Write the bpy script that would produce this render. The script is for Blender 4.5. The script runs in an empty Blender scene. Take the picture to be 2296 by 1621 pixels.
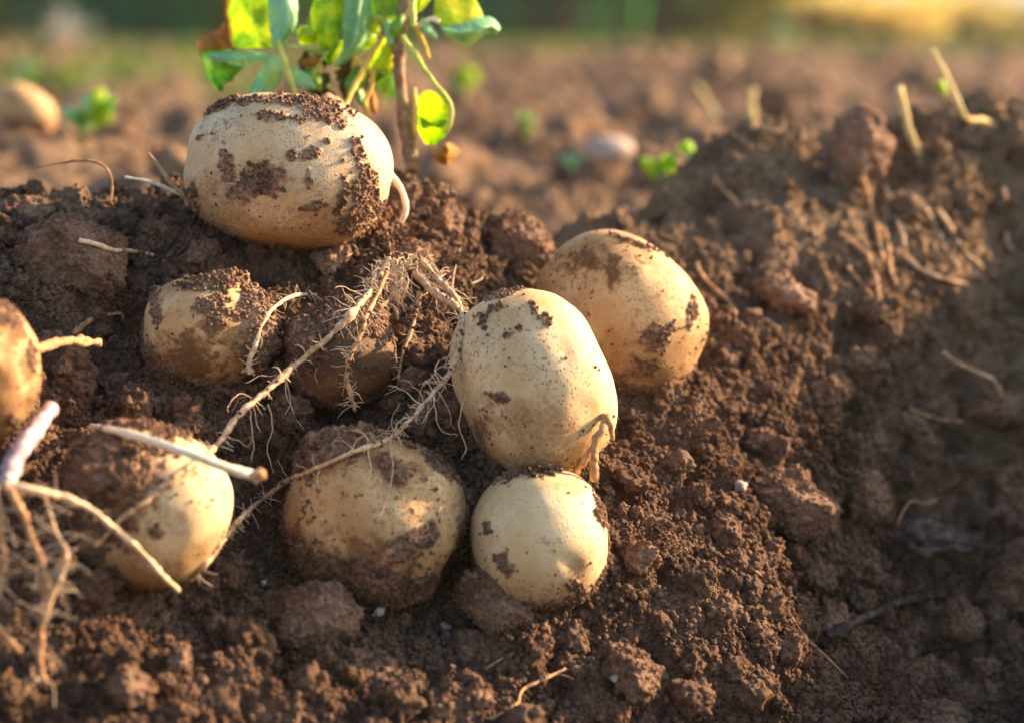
import bpy, bmesh, math, random
import numpy as np
from mathutils import Vector, Matrix

random.seed(7)
RNG = np.random.default_rng(11)
R = math.radians
scene = bpy.context.scene
COL = scene.collection

# ------------------------------------------------------------------ camera
F = 85.0 / 36.0 * 2296.0          # focal length in reference pixels (2296 x 1621)
CX, CY = 1148.0, 810.5
ZC = 0.35                          # camera height above datum, metres
TH = math.atan((CY - 60.0) / F)    # pitch: horizon sits on row 60
CT, ST = math.cos(TH), math.sin(TH)

def at(px, py, d):
    """point on the ray through (px,py) whose depth in front of the camera is d metres"""
    X = (px - CX) / F * d
    U = (CY - py) / F * d
    return np.array((X, d * CT + U * ST, ZC - d * ST + U * CT))

def project(P):
    P = np.asarray(P, dtype=np.float64)
    x, y, z = P[..., 0], P[..., 1], P[..., 2] - ZC
    d = y * CT - z * ST
    u = y * ST + z * CT
    dd = np.maximum(d, 1e-6)
    return CX + x / dd * F, CY - u / dd * F, d

RIGHT = np.array((1.0, 0, 0)); UP = np.array((0, ST, CT)); FWD = np.array((0, CT, -ST))

SUN_AZ, SUN_EL = R(71), R(22)
SUN = np.array((math.sin(SUN_AZ) * math.cos(SUN_EL), math.cos(SUN_AZ) * math.cos(SUN_EL), math.sin(SUN_EL)))

# ------------------------------------------------------------------ tagging
def tag(o, label=None, cat=None, group=None, kind=None):
    if label: o['label'] = label
    if cat: o['category'] = cat
    if group: o['group'] = group
    if kind: o['kind'] = kind
    return o

def empty(name, loc):
    o = bpy.data.objects.new(name, None)
    o.empty_display_size = 0.01
    o.location = loc
    COL.objects.link(o)
    return o

def mesh_np(name, V, faces, mat, origin=None, parent=None, smooth=True, attrs=None):
    """faces: list of integer arrays (n,k)"""
    V = np.asarray(V, dtype=np.float64)
    if parent is not None:
        base = np.array(parent.location); V = V - base; loc = None
    else:
        if origin is None: origin = np.zeros(3)
        V = V - np.asarray(origin); loc = origin
    me = bpy.data.meshes.new(name)
    if not isinstance(faces, (list, tuple)): faces = [faces]
    nl = sum(f.size for f in faces); npoly = sum(len(f) for f in faces)
    me.vertices.add(len(V)); me.loops.add(nl); me.polygons.add(npoly)
    me.vertices.foreach_set('co', V.astype(np.float32).ravel())
    me.loops.foreach_set('vertex_index', np.concatenate([f.ravel() for f in faces]).astype(np.int32))
    tot = np.concatenate([np.full(len(f), f.shape[1], np.int32) for f in faces])
    start = np.concatenate([[0], np.cumsum(tot)[:-1]]).astype(np.int32)
    me.polygons.foreach_set('loop_start', start)
    me.polygons.foreach_set('loop_total', tot)
    me.update(calc_edges=True)
    me.polygons.foreach_set('use_smooth', np.full(npoly, smooth, dtype=bool))
    if attrs:
        for k, a in attrs.items():
            at_ = me.attributes.new(k, 'FLOAT', 'POINT')
            at_.data.foreach_set('value', np.asarray(a, np.float32))
    me.materials.append(mat)
    o = bpy.data.objects.new(name, me)
    if parent is not None: o.parent = parent
    else: o.location = loc
    COL.objects.link(o)
    return o

# ------------------------------------------------------------------ noise (numpy)
def _h(ix, iy, iz, seed):
    h = (ix.astype(np.uint32) * np.uint32(374761393)) ^ (iy.astype(np.uint32) * np.uint32(668265263)) \
        ^ (iz.astype(np.uint32) * np.uint32(2147483647)) ^ np.uint32((seed * 974711 + 12345) & 0xffffffff)
    h = (h ^ (h >> np.uint32(13))) * np.uint32(1274126177)
    h = (h ^ (h >> np.uint32(16))) * np.uint32(2246822519)
    return h ^ (h >> np.uint32(15))

def _f(h):
    return (h & np.uint32(0xffffff)).astype(np.float32) / np.float32(0xffffff)

def vnoise(P, scale, seed=0):
    """value noise in -1..1"""
    q = (np.asarray(P, np.float64) / scale + 1000.37).astype(np.float32)
    i = np.floor(q); f = q - i; i = i.astype(np.int64)
    f = f * f * f * (f * (f * 6 - 15) + 10)
    out = 0
    for dx in (0, 1):
        wx = f[:, 0] if dx else 1 - f[:, 0]
        for dy in (0, 1):
            wy = f[:, 1] if dy else 1 - f[:, 1]
            for dz in (0, 1):
                wz = f[:, 2] if dz else 1 - f[:, 2]
                out = out + wx * wy * wz * _f(_h(i[:, 0] + dx, i[:, 1] + dy, i[:, 2] + dz, seed))
    return out * 2 - 1

_ROT = np.array([[0.36, 0.48, -0.8], [-0.8, 0.6, 0.0], [0.48, 0.64, 0.6]])
def fbm(P, scale, octaves=4, seed=0, gain=0.5):
    out = 0; a = 1; P = np.asarray(P, np.float64)
    for k in range(octaves):
        out = out + a * vnoise(P, scale, seed + k * 17)
        P = P @ _ROT.T; scale *= 0.5; a *= gain
    return out

def crumb(P, cell, seed, lo=0.2, hi=0.62, fill=0.85):
    """height (in metres) of round crumbs packed through space, sampled on points P"""
    q = (np.asarray(P, np.float64) / cell + 500.21).astype(np.float32)
    i = np.floor(q).astype(np.int64); f = q - i
    best = np.zeros(len(q), np.float32)
    for dx in (-1, 0, 1):
        for dy in (-1, 0, 1):
            for dz in (-1, 0, 1):
                a, b, c = i[:, 0] + dx, i[:, 1] + dy, i[:, 2] + dz
                h = _h(a, b, c, seed)
                jx = _f(h); h2 = h * np.uint32(2654435761); jy = _f(h2 ^ (h2 >> np.uint32(11)))
                h3 = h2 * np.uint32(2246822519) + np.uint32(77); jz = _f(h3 ^ (h3 >> np.uint32(9)))
                h4 = h3 * np.uint32(3266489917) + np.uint32(5); rr = _f(h4 ^ (h4 >> np.uint32(14)))
                r = np.where(rr < fill, lo + (hi - lo) * (rr / fill) ** 2, 0)
                d2 = (f[:, 0] - dx - jx) ** 2 + (f[:, 1] - dy - jy) ** 2 + (f[:, 2] - dz - jz) ** 2
                best = np.maximum(best, np.sqrt(np.maximum(r * r - d2, 0)))
    return best * cell

def sstep(a, b, x):
    t = np.clip((x - a) / (b - a), 0, 1)
    return t * t * (3 - 2 * t)

# ------------------------------------------------------------------ materials
def new_mat(name):
    m = bpy.data.materials.new(name); m.use_nodes = True
    nt = m.node_tree; nt.nodes.clear()
    out = nt.nodes.new('ShaderNodeOutputMaterial')
    return m, nt, out

class NB:
    def __init__(self, nt):
        self.nt = nt; self.tc = None
    def n(self, t, **kw):
        x = self.nt.nodes.new(t)
        for k, v in kw.items(): setattr(x, k, v)
        return x
    def link(self, a, b): self.nt.links.new(a, b)
    def coord(self):
        if not self.tc: self.tc = self.n('ShaderNodeTexCoord')
        return self.tc.outputs['Object']
    def noise(self, scale, detail=4, rough=0.55, dist=0.0):
        x = self.n('ShaderNodeTexNoise'); x.inputs['Scale'].default_value = scale
        x.inputs['Detail'].default_value = detail; x.inputs['Roughness'].default_value = rough
        x.inputs['Distortion'].default_value = dist
        self.link(self.coord(), x.inputs['Vector']); return x.outputs['Fac']
    def voronoi(self, scale, rnd=1.0):
        x = self.n('ShaderNodeTexVoronoi'); x.inputs['Scale'].default_value = scale
        x.inputs['Randomness'].default_value = rnd
        self.link(self.coord(), x.inputs['Vector']); return x
    def ramp(self, fac, stops, interp='LINEAR'):
        x = self.n('ShaderNodeValToRGB'); x.color_ramp.interpolation = interp
        el = x.color_ramp.elements
        while len(el) > 1: el.remove(el[0])
        el[0].position = stops[0][0]; el[0].color = tuple(stops[0][1]) + (1,) if len(stops[0][1]) == 3 else stops[0][1]
        for p, c in stops[1:]:
            e = el.new(p); e.color = tuple(c) + (1,) if len(c) == 3 else c
        self.link(fac, x.inputs['Fac']); return x.outputs['Color']
    def grey(self, fac, stops):
        return self.ramp(fac, [(p, (v, v, v)) for p, v in stops])
    def mix(self, fac, a, b, mode='MIX'):
        x = self.n('ShaderNodeMix', data_type='RGBA', blend_type=mode)
        for s, v in ((x.inputs['Factor'], fac), (x.inputs[6], a), (x.inputs[7], b)):
            if isinstance(v, (int, float)): s.default_value = v
            elif isinstance(v, tuple): s.default_value = v + (1,) if len(v) == 3 else v
            else: self.link(v, s)
        return x.outputs[2]
    def math(self, op, a, b=None, clamp=False):
        x = self.n('ShaderNodeMath', operation=op, use_clamp=clamp)
        for s, v in ((x.inputs[0], a), (x.inputs[1], b)):
            if v is None: continue
            if isinstance(v, (int, float)): s.default_value = v
            else: self.link(v, s)
        return x.outputs[0]
    def attr(self, name):
        x = self.n('ShaderNodeAttribute', attribute_name=name); return x.outputs['Fac']
    def bump(self, h, strength, dist, normal=None):
        x = self.n('ShaderNodeBump'); x.inputs['Strength'].default_value = strength
        x.inputs['Distance'].default_value = dist
        self.link(h, x.inputs['Height'])
        if normal is not None: self.link(normal, x.inputs['Normal'])
        return x.outputs['Normal']
    def principled(self, color, rough=0.9, spec=0.1, normal=None, **kw):
        x = self.n('ShaderNodeBsdfPrincipled')
        for key, v in (('Base Color', color), ('Roughness', rough), ('Specular IOR Level', spec)):
            s = x.inputs[key]
            if isinstance(v, (int, float)): s.default_value = v
            elif isinstance(v, tuple): s.default_value = v + (1,) if len(v) == 3 else v
            else: self.link(v, s)
        for k, v in kw.items(): x.inputs[k.replace('_', ' ')].default_value = v
        if normal is not None: self.link(normal, x.inputs['Normal'])
        return x

SOIL_D = (0.070, 0.040, 0.026); SOIL_M = (0.18, 0.107, 0.067); SOIL_L = (0.30, 0.190, 0.122)

def soil_color(b, k=1.0):
    c1 = b.ramp(b.noise(38, 5, 0.6), [(0.3, tuple(x * k for x in SOIL_D)), (0.5, tuple(x * k for x in SOIL_M)), (0.75, tuple(x * k for x in SOIL_L))])
    c2 = b.ramp(b.noise(430, 4, 0.65), [(0.32, (0.38, 0.34, 0.32)), (0.5, (0.92, 0.90, 0.88)), (0.68, (1.45, 1.42, 1.40))])
    c = b.mix(1.0, c1, c2, 'MULTIPLY')
    # pale grey dust
    d = b.grey(b.noise(16, 3, 0.5), [(0.48, 0), (0.7, 0.38)])
    return b.mix(d, c, tuple(x * k for x in (0.235, 0.158, 0.112)))

def mat_soil(name, k=1.0, lit_tint=False):
    m, nt, out = new_mat(name); b = NB(nt)
    c = soil_color(b, k)
    if lit_tint:  # paler tan paints warm light into the far mound and field soil
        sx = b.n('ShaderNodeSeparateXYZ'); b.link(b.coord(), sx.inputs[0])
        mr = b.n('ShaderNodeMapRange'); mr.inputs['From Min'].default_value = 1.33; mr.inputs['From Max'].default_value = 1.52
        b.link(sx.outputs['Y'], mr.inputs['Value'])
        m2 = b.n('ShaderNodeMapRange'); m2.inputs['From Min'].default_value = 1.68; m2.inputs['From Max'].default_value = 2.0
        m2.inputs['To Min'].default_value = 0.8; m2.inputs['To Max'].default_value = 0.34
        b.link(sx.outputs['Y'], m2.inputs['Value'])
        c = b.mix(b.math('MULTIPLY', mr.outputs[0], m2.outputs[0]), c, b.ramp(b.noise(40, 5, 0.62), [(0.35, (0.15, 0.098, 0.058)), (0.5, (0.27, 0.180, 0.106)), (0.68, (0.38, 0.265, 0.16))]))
    nrm = b.bump(b.noise(620, 5, 0.74), 1.0, 0.0022)
    p = b.principled(c, 0.95, 0.08, nrm)
    b.link(p.outputs[0], out.inputs[0]); return m

def mat_potato(name, skin=((0.63, 0.465, 0.27), (0.70, 0.57, 0.37), (0.51, 0.33, 0.15)), pore=0.5, pore_scale=430, freck=0.7, washcol=(0.125, 0.064, 0.033)):
    m, nt, out = new_mat(name); b = NB(nt)
    base = b.ramp(b.noise(28, 4, 0.55), [(0.32, skin[2]), (0.5, skin[0]), (0.68, skin[1])])
    base = b.mix(b.grey(b.noise(160, 4, 0.6), [(0.45, 0), (0.75, 0.35)]), base, skin[2])
    # pores
    v = b.voronoi(pore_scale, 0.9)
    dots = b.grey(v.outputs['Distance'], [(0.18, 1.0), (0.40, 0.0)])
    dots = b.math('MULTIPLY', dots, b.grey(b.noise(60, 3), [(0.38, 0.1), (0.6, 1)]))
    base = b.mix(b.math('MULTIPLY', dots, pore), base, (0.27, 0.135, 0.048))
    # thin dust, and the painted underside shade that shares its mask
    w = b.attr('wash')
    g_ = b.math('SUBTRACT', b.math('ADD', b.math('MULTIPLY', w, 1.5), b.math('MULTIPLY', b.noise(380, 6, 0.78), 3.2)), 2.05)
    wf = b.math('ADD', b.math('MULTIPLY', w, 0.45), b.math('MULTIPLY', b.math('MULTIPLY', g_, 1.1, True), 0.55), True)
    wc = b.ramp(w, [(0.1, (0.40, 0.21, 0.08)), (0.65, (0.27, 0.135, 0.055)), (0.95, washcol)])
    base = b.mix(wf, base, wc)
    # crumbs of soil freckled over the skin
    sp = b.math('MULTIPLY', b.grey(b.noise(260, 6, 0.72), [(0.53, 0), (0.63, 1)]), b.grey(b.noise(48, 3, 0.6), [(0.44, 0), (0.60, 1)]))
    base = b.mix(b.math('MULTIPLY', sp, freck), base, (0.25, 0.135, 0.07))
    # caked soil
    d = b.attr('dirt')
    soil = soil_color(b, 1.45)
    col = b.mix(d, base, soil)
    hp = b.math('MULTIPLY', dots, -0.5)
    hh = b.math('ADD', b.math('ADD', hp, b.math('MULTIPLY', sp, 1.2)), b.math('MULTIPLY', b.noise(900, 3, 0.6), 0.35))
    hd = b.math('MULTIPLY', b.math('MULTIPLY', b.noise(1500, 3, 0.7), 2.0), d)
    nrm = b.bump(b.math('ADD', hh, hd), 0.55, 0.0004)
    rough = b.math('ADD', b.math('MULTIPLY', b.math('MAXIMUM', d, w), 0.42), 0.50, True)
    spec = b.math('MULTIPLY', b.math('SUBTRACT', 1.0, b.math('MAXIMUM', d, w)), 0.34, True)
    p = b.principled(col, rough, spec, nrm)
    p.inputs['Subsurface Weight'].default_value = 0.12
    p.inputs['Subsurface Radius'].default_value = (1.0, 0.55, 0.25)
    p.inputs['Subsurface Scale'].default_value = 0.004
    b.link(p.outputs[0], out.inputs[0]); return m

def mat_root(name, c0, c1, c2, scale=300):
    m, nt, out = new_mat(name); b = NB(nt)
    c = b.ramp(b.noise(scale, 4, 0.65), [(0.32, c0), (0.5, c1), (0.66, c2)])
    nrm = b.bump(b.noise(1300, 3, 0.65), 0.7, 0.0005)
    p = b.principled(c, 0.7, 0.2, nrm)
    b.link(p.outputs[0], out.inputs[0]); return m

def mat_leaf(name, c0, c1, c2, trans=0.45, rough=0.36, spec=0.55, scale=55):
    m, nt, out = new_mat(name); b = NB(nt)
    c = b.ramp(b.noise(scale, 4, 0.6), [(0.33, c0), (0.5, c1), (0.66, c2)])
    v = b.voronoi(240, 1.0); v.feature = 'DISTANCE_TO_EDGE'
    vein = b.grey(v.outputs['Distance'], [(0.02, 0.0), (0.12, 1.0)])
    c = b.mix(b.math('MULTIPLY', b.math('SUBTRACT', 1.0, vein), 0.35), c, (c2[0] * 1.1, c2[1] * 1.1, c2[2] * 0.9))
    c = b.mix(b.math('MULTIPLY', b.grey(b.noise(210, 4, 0.6), [(0.64, 0), (0.70, 1)]), 0.7), c, (0.20, 0.14, 0.02))
    rim = b.attr('edge')
    c = b.mix(rim, c, (0.30, 0.13, 0.025))
    nrm = b.bump(vein, 0.5, 0.0006, b.bump(b.noise(120, 3), 0.4, 0.002))
    p = b.principled(c, rough, spec, nrm)
    t = b.n('ShaderNodeBsdfTranslucent'); tc = b.mix(1.0, c, (1.3, 1.25, 0.45), 'MULTIPLY'); b.link(tc, t.inputs['Color'])
    mx = b.n('ShaderNodeMixShader'); mx.inputs[0].default_value = trans
    b.link(p.outputs[0], mx.inputs[1]); b.link(t.outputs[0], mx.inputs[2])
    b.link(mx.outputs[0], out.inputs[0]); return m

M_SOIL = mat_soil('soil')
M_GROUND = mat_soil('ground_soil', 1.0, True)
M_CLOD = mat_soil('clod_soil', 1.35)
M_LITCLOD = mat_soil('lit_clod_soil', 1.9)  # paler clod copy with the light on the far mound painted in
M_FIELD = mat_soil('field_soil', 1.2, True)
M_ROOT = mat_root('root_skin', (0.33, 0.17, 0.075), (0.52, 0.33, 0.18), (0.68, 0.50, 0.32))
M_HAIR = mat_root('root_hair', (0.48, 0.30, 0.16), (0.62, 0.45, 0.28), (0.72, 0.58, 0.40))
M_PALE = mat_root('pale_stem', (0.62, 0.50, 0.33), (0.78, 0.68, 0.50), (0.84, 0.78, 0.64), 120)
M_PURP = mat_root('purple_stem', (0.17, 0.10, 0.075), (0.44, 0.32, 0.33), (0.62, 0.52, 0.54), 110)
M_DRY = mat_root('dry_stem', (0.26, 0.12, 0.05), (0.42, 0.22, 0.10), (0.58, 0.36, 0.19))
M_STRAW = mat_root('straw', (0.55, 0.36, 0.12), (0.68, 0.50, 0.20), (0.78, 0.62, 0.30), 120)
M_STEM = mat_root('brown_stem', (0.13, 0.065, 0.035), (0.22, 0.12, 0.065), (0.28, 0.22, 0.12), 130)
M_GSTEM = mat_root('green_stem', (0.22, 0.30, 0.05), (0.42, 0.50, 0.10), (0.60, 0.58, 0.20), 90)
M_YSTEM = mat_root('yellow_stem', (0.45, 0.24, 0.04), (0.62, 0.40, 0.08), (0.70, 0.52, 0.14), 90)
M_LITTER = mat_root('dark_litter', (0.018, 0.015, 0.014), (0.05, 0.036, 0.028), (0.15, 0.09, 0.06), 190)
M_STONE = mat_root('pale_stone', (0.16, 0.105, 0.075), (0.36, 0.30, 0.27), (0.46, 0.41, 0.40), 260)
M_ROCK = mat_root('field_stone', (0.30, 0.21, 0.15), (0.40, 0.30, 0.23), (0.48, 0.39, 0.32), 40)
M_LEAF_Y = mat_leaf('leaf_yellow_green', (0.17, 0.42, 0.012), (0.52, 0.68, 0.016), (0.70, 0.72, 0.04), trans=0.66, scale=70)
M_LEAF_G = mat_leaf('leaf_green', (0.05, 0.22, 0.02), (0.13, 0.38, 0.02), (0.36, 0.55, 0.03))
M_LEAF_B = mat_leaf('leaf_blue_green_glare', (0.16, 0.42, 0.18), (0.27, 0.58, 0.30), (0.48, 0.68, 0.22), 0.35, 0.38, 0.7)  # blue green partly paints the sky glare on the leaves
M_LEAF_D = mat_leaf('leaf_withered', (0.03, 0.03, 0.010), (0.07, 0.06, 0.018), (0.16, 0.13, 0.03), 0.25, 0.7, 0.1)
M_LEAF_T = mat_leaf('leaf_brown', (0.20, 0.08, 0.015), (0.34, 0.15, 0.025), (0.46, 0.26, 0.05), 0.3, 0.6, 0.2)

# ------------------------------------------------------------------ base terrain: thin plate spline through surveyed points
CP = []
def cp(*rows):
    for r in rows: CP.append(at(*r))
# crest of the near mound, left to right
cp((-700, 470, 1.22), (-400, 462, 1.25), (-150, 458, 1.27), (0, 458, 1.275), (150, 462, 1.28), (300, 458, 1.285), (430, 455, 1.29), (650, 505, 1.28),
   (820, 455, 1.31), (900, 402, 1.335), (960, 395, 1.34), (1010, 425, 1.34), (1050, 475, 1.347), (1090, 550, 1.342), (1140, 630, 1.335))
# its front face
cp((-700, 700, 1.13), (-300, 700, 1.17), (0, 640, 1.215), (200, 640, 1.235), (400, 590, 1.252), (620, 585, 1.255), (800, 600, 1.255), (960, 560, 1.277), (1010, 600, 1.287), (1060, 630, 1.302), (960, 480, 1.312), (1040, 540, 1.325))
cp((-700, 850, 1.05), (-300, 850, 1.09), (0, 800, 1.135), (200, 800, 1.185), (450, 800, 1.21), (640, 740, 1.208), (650, 845, 1.222), (900, 830, 1.228), (1020, 800, 1.238), (950, 700, 1.245), (620, 690, 1.228))
cp((0, 950, 1.11), (200, 930, 1.148), (420, 940, 1.172), (560, 960, 1.19), (720, 950, 1.222), (880, 930, 1.205), (1000, 980, 1.195))
cp((0, 1150, 1.095), (150, 1120, 1.115), (560, 1150, 1.165), (1050, 1120, 1.178), (840, 1100, 1.185), (330, 1120, 1.128), (190, 1050, 1.098), (180, 1180, 1.09), (1200, 1080, 1.19))
cp((0, 1300, 1.075), (300, 1330, 1.11), (560, 1300, 1.135), (840, 1405, 1.142), (1000, 1320, 1.175), (1210, 1370, 1.15), (1420, 1300, 1.175), (1400, 1150, 1.20))
cp((-700, 1100, 0.99), (-600, 1450, 0.95), (0, 1450, 1.05), (400, 1450, 1.075), (800, 1480, 1.105), (1200, 1480, 1.13), (1500, 1450, 1.17))
cp((-500, 1750, 0.96), (0, 1680, 1.015), (400, 1680, 1.035), (800, 1680, 1.065), (1200, 1680, 1.10), (1600, 1680, 1.155), (2000, 1680, 1.235), (2350, 1680, 1.28), (2700, 1680, 1.31))
# shoulder falling to the right, and the hollow
cp((1400, 945, 1.272), (1400, 1050, 1.232), (1560, 890, 1.31), (1600, 1000, 1.27), (1600, 1150, 1.25), (1600, 1300, 1.215), (1750, 1420, 1.205), (1820, 1560, 1.20),
   (1800, 880, 1.345), (1800, 1000, 1.33), (1800, 1150, 1.315), (1820, 1300, 1.285), (1950, 1450, 1.275), (2000, 800, 1.42), (2000, 1000, 1.385), (2000, 1200, 1.355),
   (2050, 1350, 1.325), (2250, 900, 1.45), (2250, 1100, 1.415), (2250, 1300, 1.375), (2200, 1500, 1.325), (2560, 1000, 1.44))
# far mound on the right
cp((1200, 560, 1.43), (1290, 500, 1.46), (1400, 465, 1.48), (1520, 415, 1.50), (1620, 345, 1.52), (1700, 300, 1.53), (1790, 298, 1.54), (1880, 345, 1.54), (2000, 385, 1.55),
   (2080, 320, 1.56), (2180, 280, 1.575), (2320, 290, 1.58), (2700, 300, 1.60))
cp((1400, 545, 1.435), (1600, 560, 1.44), (1620, 450, 1.48), (1800, 400, 1.51), (1800, 560, 1.455), (1980, 480, 1.50), (2000, 620, 1.455), (2200, 480, 1.53), (2200, 600, 1.505),
   (1600, 700, 1.37), (1760, 720, 1.385), (1900, 720, 1.42), (2130, 700, 1.47), (2280, 700, 1.53), (2600, 650, 1.53))
cp((1290, 640, 1.36), (1400, 700, 1.345), (1400, 800, 1.325), (1500, 780, 1.345))
for x, y, z in ((.36, 1.36, -.22), (.42, 1.36, -.18), (.5, 1.34, -.15), (.62, 1.34, -.14), (.43, 1.2, -.22), (.5, 1.2, -.18), (.62, 1.2, -.17), (.5, 1.08, -.2), (.66, 1.08, -.17), (.45, 1.48, -.10)):  # unseen rise added right of the frame to shade the hollow
    CP.append(np.array((x, y, ZC + z)))
# back sides, furrow and rear ridge
for x, y, z in ((-.7, 1.42, -.15), (-.4, 1.42, -.15), (-.2, 1.44, -.15), (-.08, 1.45, -.14), (0.0, 1.5, -.16), (-.7, 1.6, -.185), (-.4, 1.6, -.185), (-.2, 1.6, -.185), (-.05, 1.62, -.185), (.08, 1.68, -.175),
                (.2, 1.74, -.15), (.35, 1.76, -.14), (.6, 1.76, -.14), (.9, 1.76, -.14), (.2, 1.9, -.165), (.4, 1.9, -.165), (.7, 1.9, -.165)):
    CP.append(np.array((x, y, ZC + z)))
cp((-300, 310, 1.9), (0, 305, 1.92), (200, 312, 1.94), (400, 330, 1.97), (600, 350, 2.0), (1000, 440, 1.95), (1200, 455, 1.95), (1400, 430, 2.0))
for x in (-.9, -.5, -.2, .1, .4, .7, 1.0):
    CP.append(np.array((x, 2.15, ZC - .135))); CP.append(np.array((x, 2.35, ZC - .142)))
    CP.append(np.array((x, 0.90, ZC - .345 - 0.02 * x))); CP.append(np.array((x, 0.80, ZC - .35)))
CP = np.array(CP)

def _tps_fit(P, lam):
    n = len(P)
    d2 = ((P[:, None, :2] - P[None, :, :2]) ** 2).sum(-1)
    K = 0.5 * d2 * np.log(d2 + 1e-12) + lam * np.eye(n)
    A = np.zeros((n + 3, n + 3)); A[:n, :n] = K
    A[:n, n] = 1; A[:n, n + 1:] = P[:, :2]; A[n, :n] = 1; A[n + 1:, :n] = P[:, :2].T
    return np.linalg.solve(A, np.concatenate([P[:, 2], np.zeros(3)]))
TPS = _tps_fit(CP, 2.5e-5)

def base_z(x, y):
    """smooth ground height"""
    shp = x.shape; x = x.ravel(); y = y.ravel()
    xc = np.clip(x, -0.55, 0.75).astype(np.float32); yc = np.clip(y, 0.82, 2.3).astype(np.float32)
    z = np.full(len(x), TPS[len(CP)], np.float32) + TPS[len(CP) + 1] * xc + TPS[len(CP) + 2] * yc
    for k in range(len(CP)):
        d2 = (xc - np.float32(CP[k, 0])) ** 2 + (yc - np.float32(CP[k, 1])) ** 2
        z = z + np.float32(0.5 * TPS[k]) * d2 * np.log(d2 + np.float32(1e-12))
    zf = ZC - 0.138 + 0.018 * np.sin((y - 2.3) * 8.5 + 0.35 * np.sin(x * 1.3)) * sstep(2.3, 2.6, y) * (1 - 0.7 * sstep(5, 12, y)) + 0.018 * sstep(3, 11, y)
    w = sstep(2.15, 2.45, y)
    z = z * (1 - w) + zf * w
    wf = 1 - sstep(0.45, 0.85, y)
    z = z * (1 - wf) + (ZC - 0.36) * wf
    return z.reshape(shp).astype(np.float64)

def spaced(a, b, step): return np.arange(a, b, step)
def grow(start, end, s0, k):
    out = [start]; s = s0
    while abs(out[-1] - start) < abs(end - start):
        s = s0 + k * abs(out[-1] - start)
        out.append(out[-1] + math.copysign(s, end - start))
    return np.array(out[1:])

STEPX = 0.00062
xs_d = spaced(-0.285, 0.345, STEPX)
xs = np.concatenate([grow(xs_d[0], -45, 0.0009, 0.05)[::-1], xs_d, grow(xs_d[-1], 45, 0.0009, 0.05)])
ys_d = np.concatenate([spaced(1.005, 1.36, 0.00048), spaced(1.36, 1.66, 0.0011)])
ys = np.concatenate([grow(ys_d[0], -12, 0.0012, 0.06)[::-1], ys_d, grow(ys_d[-1], 62, 0.0014, 0.024)])
NX, NY = len(xs), len(ys)
GX, GY = np.meshgrid(xs, ys)
GZ = base_z(GX, GY)
P0 = np.stack([GX, GY, GZ], -1)
# smooth normals
dzx = np.gradient(GZ, xs, axis=1); dzy = np.gradient(GZ, ys, axis=0)
NRM = np.stack([-dzx, -dzy, np.ones_like(GZ)], -1); NRM /= np.linalg.norm(NRM, axis=-1, keepdims=True)
p = P0.reshape(-1, 3); nr = NRM.reshape(-1, 3)

far = sstep(1.7, 2.6, p[:, 1])                # beyond this the detail is coarser
near = 1 - far
warp = np.stack([vnoise(p, 0.010, 301), vnoise(p, 0.010, 302), vnoise(p, 0.010, 303)], -1) * 0.0016
pw = p + warp + np.stack([vnoise(p, 0.0034, 311), vnoise(p, 0.0034, 312), vnoise(p, 0.0034, 313)], -1) * 0.0009
rough_mask = sstep(-0.35, 0.45, fbm(p, 0.06, 3, 40))       # crumbly against powdery patches
rightness = sstep(0.03, 0.16, p[:, 0]) 
H = 0.0075 * fbm(p, 0.060, 3, 1) + 0.0036 * fbm(p, 0.018, 4, 9, 0.55)
H += near * (0.35 + 0.65 * rough_mask) * 1.0 * crumb(pw, 0.015, 21, 0.15, 0.60, 0.62)
H += near * (0.30 + 0.70 * rough_mask) * 1.1 * crumb(pw * 1.0 + nr * 0.0006, 0.0068, 22, 0.2, 0.62, 0.75)
H += near * 0.7 * crumb(pw, 0.0033, 23, 0.2, 0.62, 0.9)
H += near * 0.9 * crumb(p + nr * H[:, None] * 0.5, 0.0019, 24, 0.25, 0.62, 0.9)
H -= near * 0.0040 + near * 0.009 * sstep(0.2, 0.85, fbm(p, 0.030, 4, 34))
H -= near * 0.0055 * sstep(0.15, 0.75, fbm(p, 0.011, 3, 33)) * (0.4 + 0.6 * rough_mask)
H += near * 0.0004 * fbm(p, 0.0022, 2, 31)
H += far * (0.012 + 0.014 * sstep(2.4, 4, p[:, 1])) / 0.026 * (0.026 * fbm(p, 0.16, 4, 50) + 0.5 * crumb(p, 0.09, 51, 0.15, 0.6, 0.7)) * (1 - 0.6 * sstep(5, 14, p[:, 1]))
G = (p + nr * H[:, None])
GROUND = G.reshape(NY, NX, 3)

# ------------------------------------------------------------------ potatoes
def cube_sphere(n):
    t = np.linspace(-1, 1, n + 1); t = np.tan(t * math.pi / 4)
    a, b = np.meshgrid(t, t)
    one = np.ones_like(a); V = []; Q = []
    idx = np.arange((n + 1) ** 2).reshape(n + 1, n + 1)
    q0 = np.stack([idx[:-1, :-1], idx[:-1, 1:], idx[1:, 1:], idx[1:, :-1]], -1).reshape(-1, 4)
    for k, (X, Y, Z) in enumerate(((a, b, one), (-a, b, -one), (one, b, -a), (-one, b, a), (a, one, -b), (a, -one, b))):
        V.append(np.stack([X, Y, Z], -1).reshape(-1, 3)); Q.append(q0 + k * (n + 1) ** 2)
    V = np.concatenate(V); V /= np.linalg.norm(V, axis=1, keepdims=True)
    Q = np.concatenate(Q)
    key = np.round(V * 1e5).astype(np.int64)
    _, first, inv = np.unique(key, axis=0, return_index=True, return_inverse=True)
    return V[first], inv.ravel()[Q]

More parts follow.
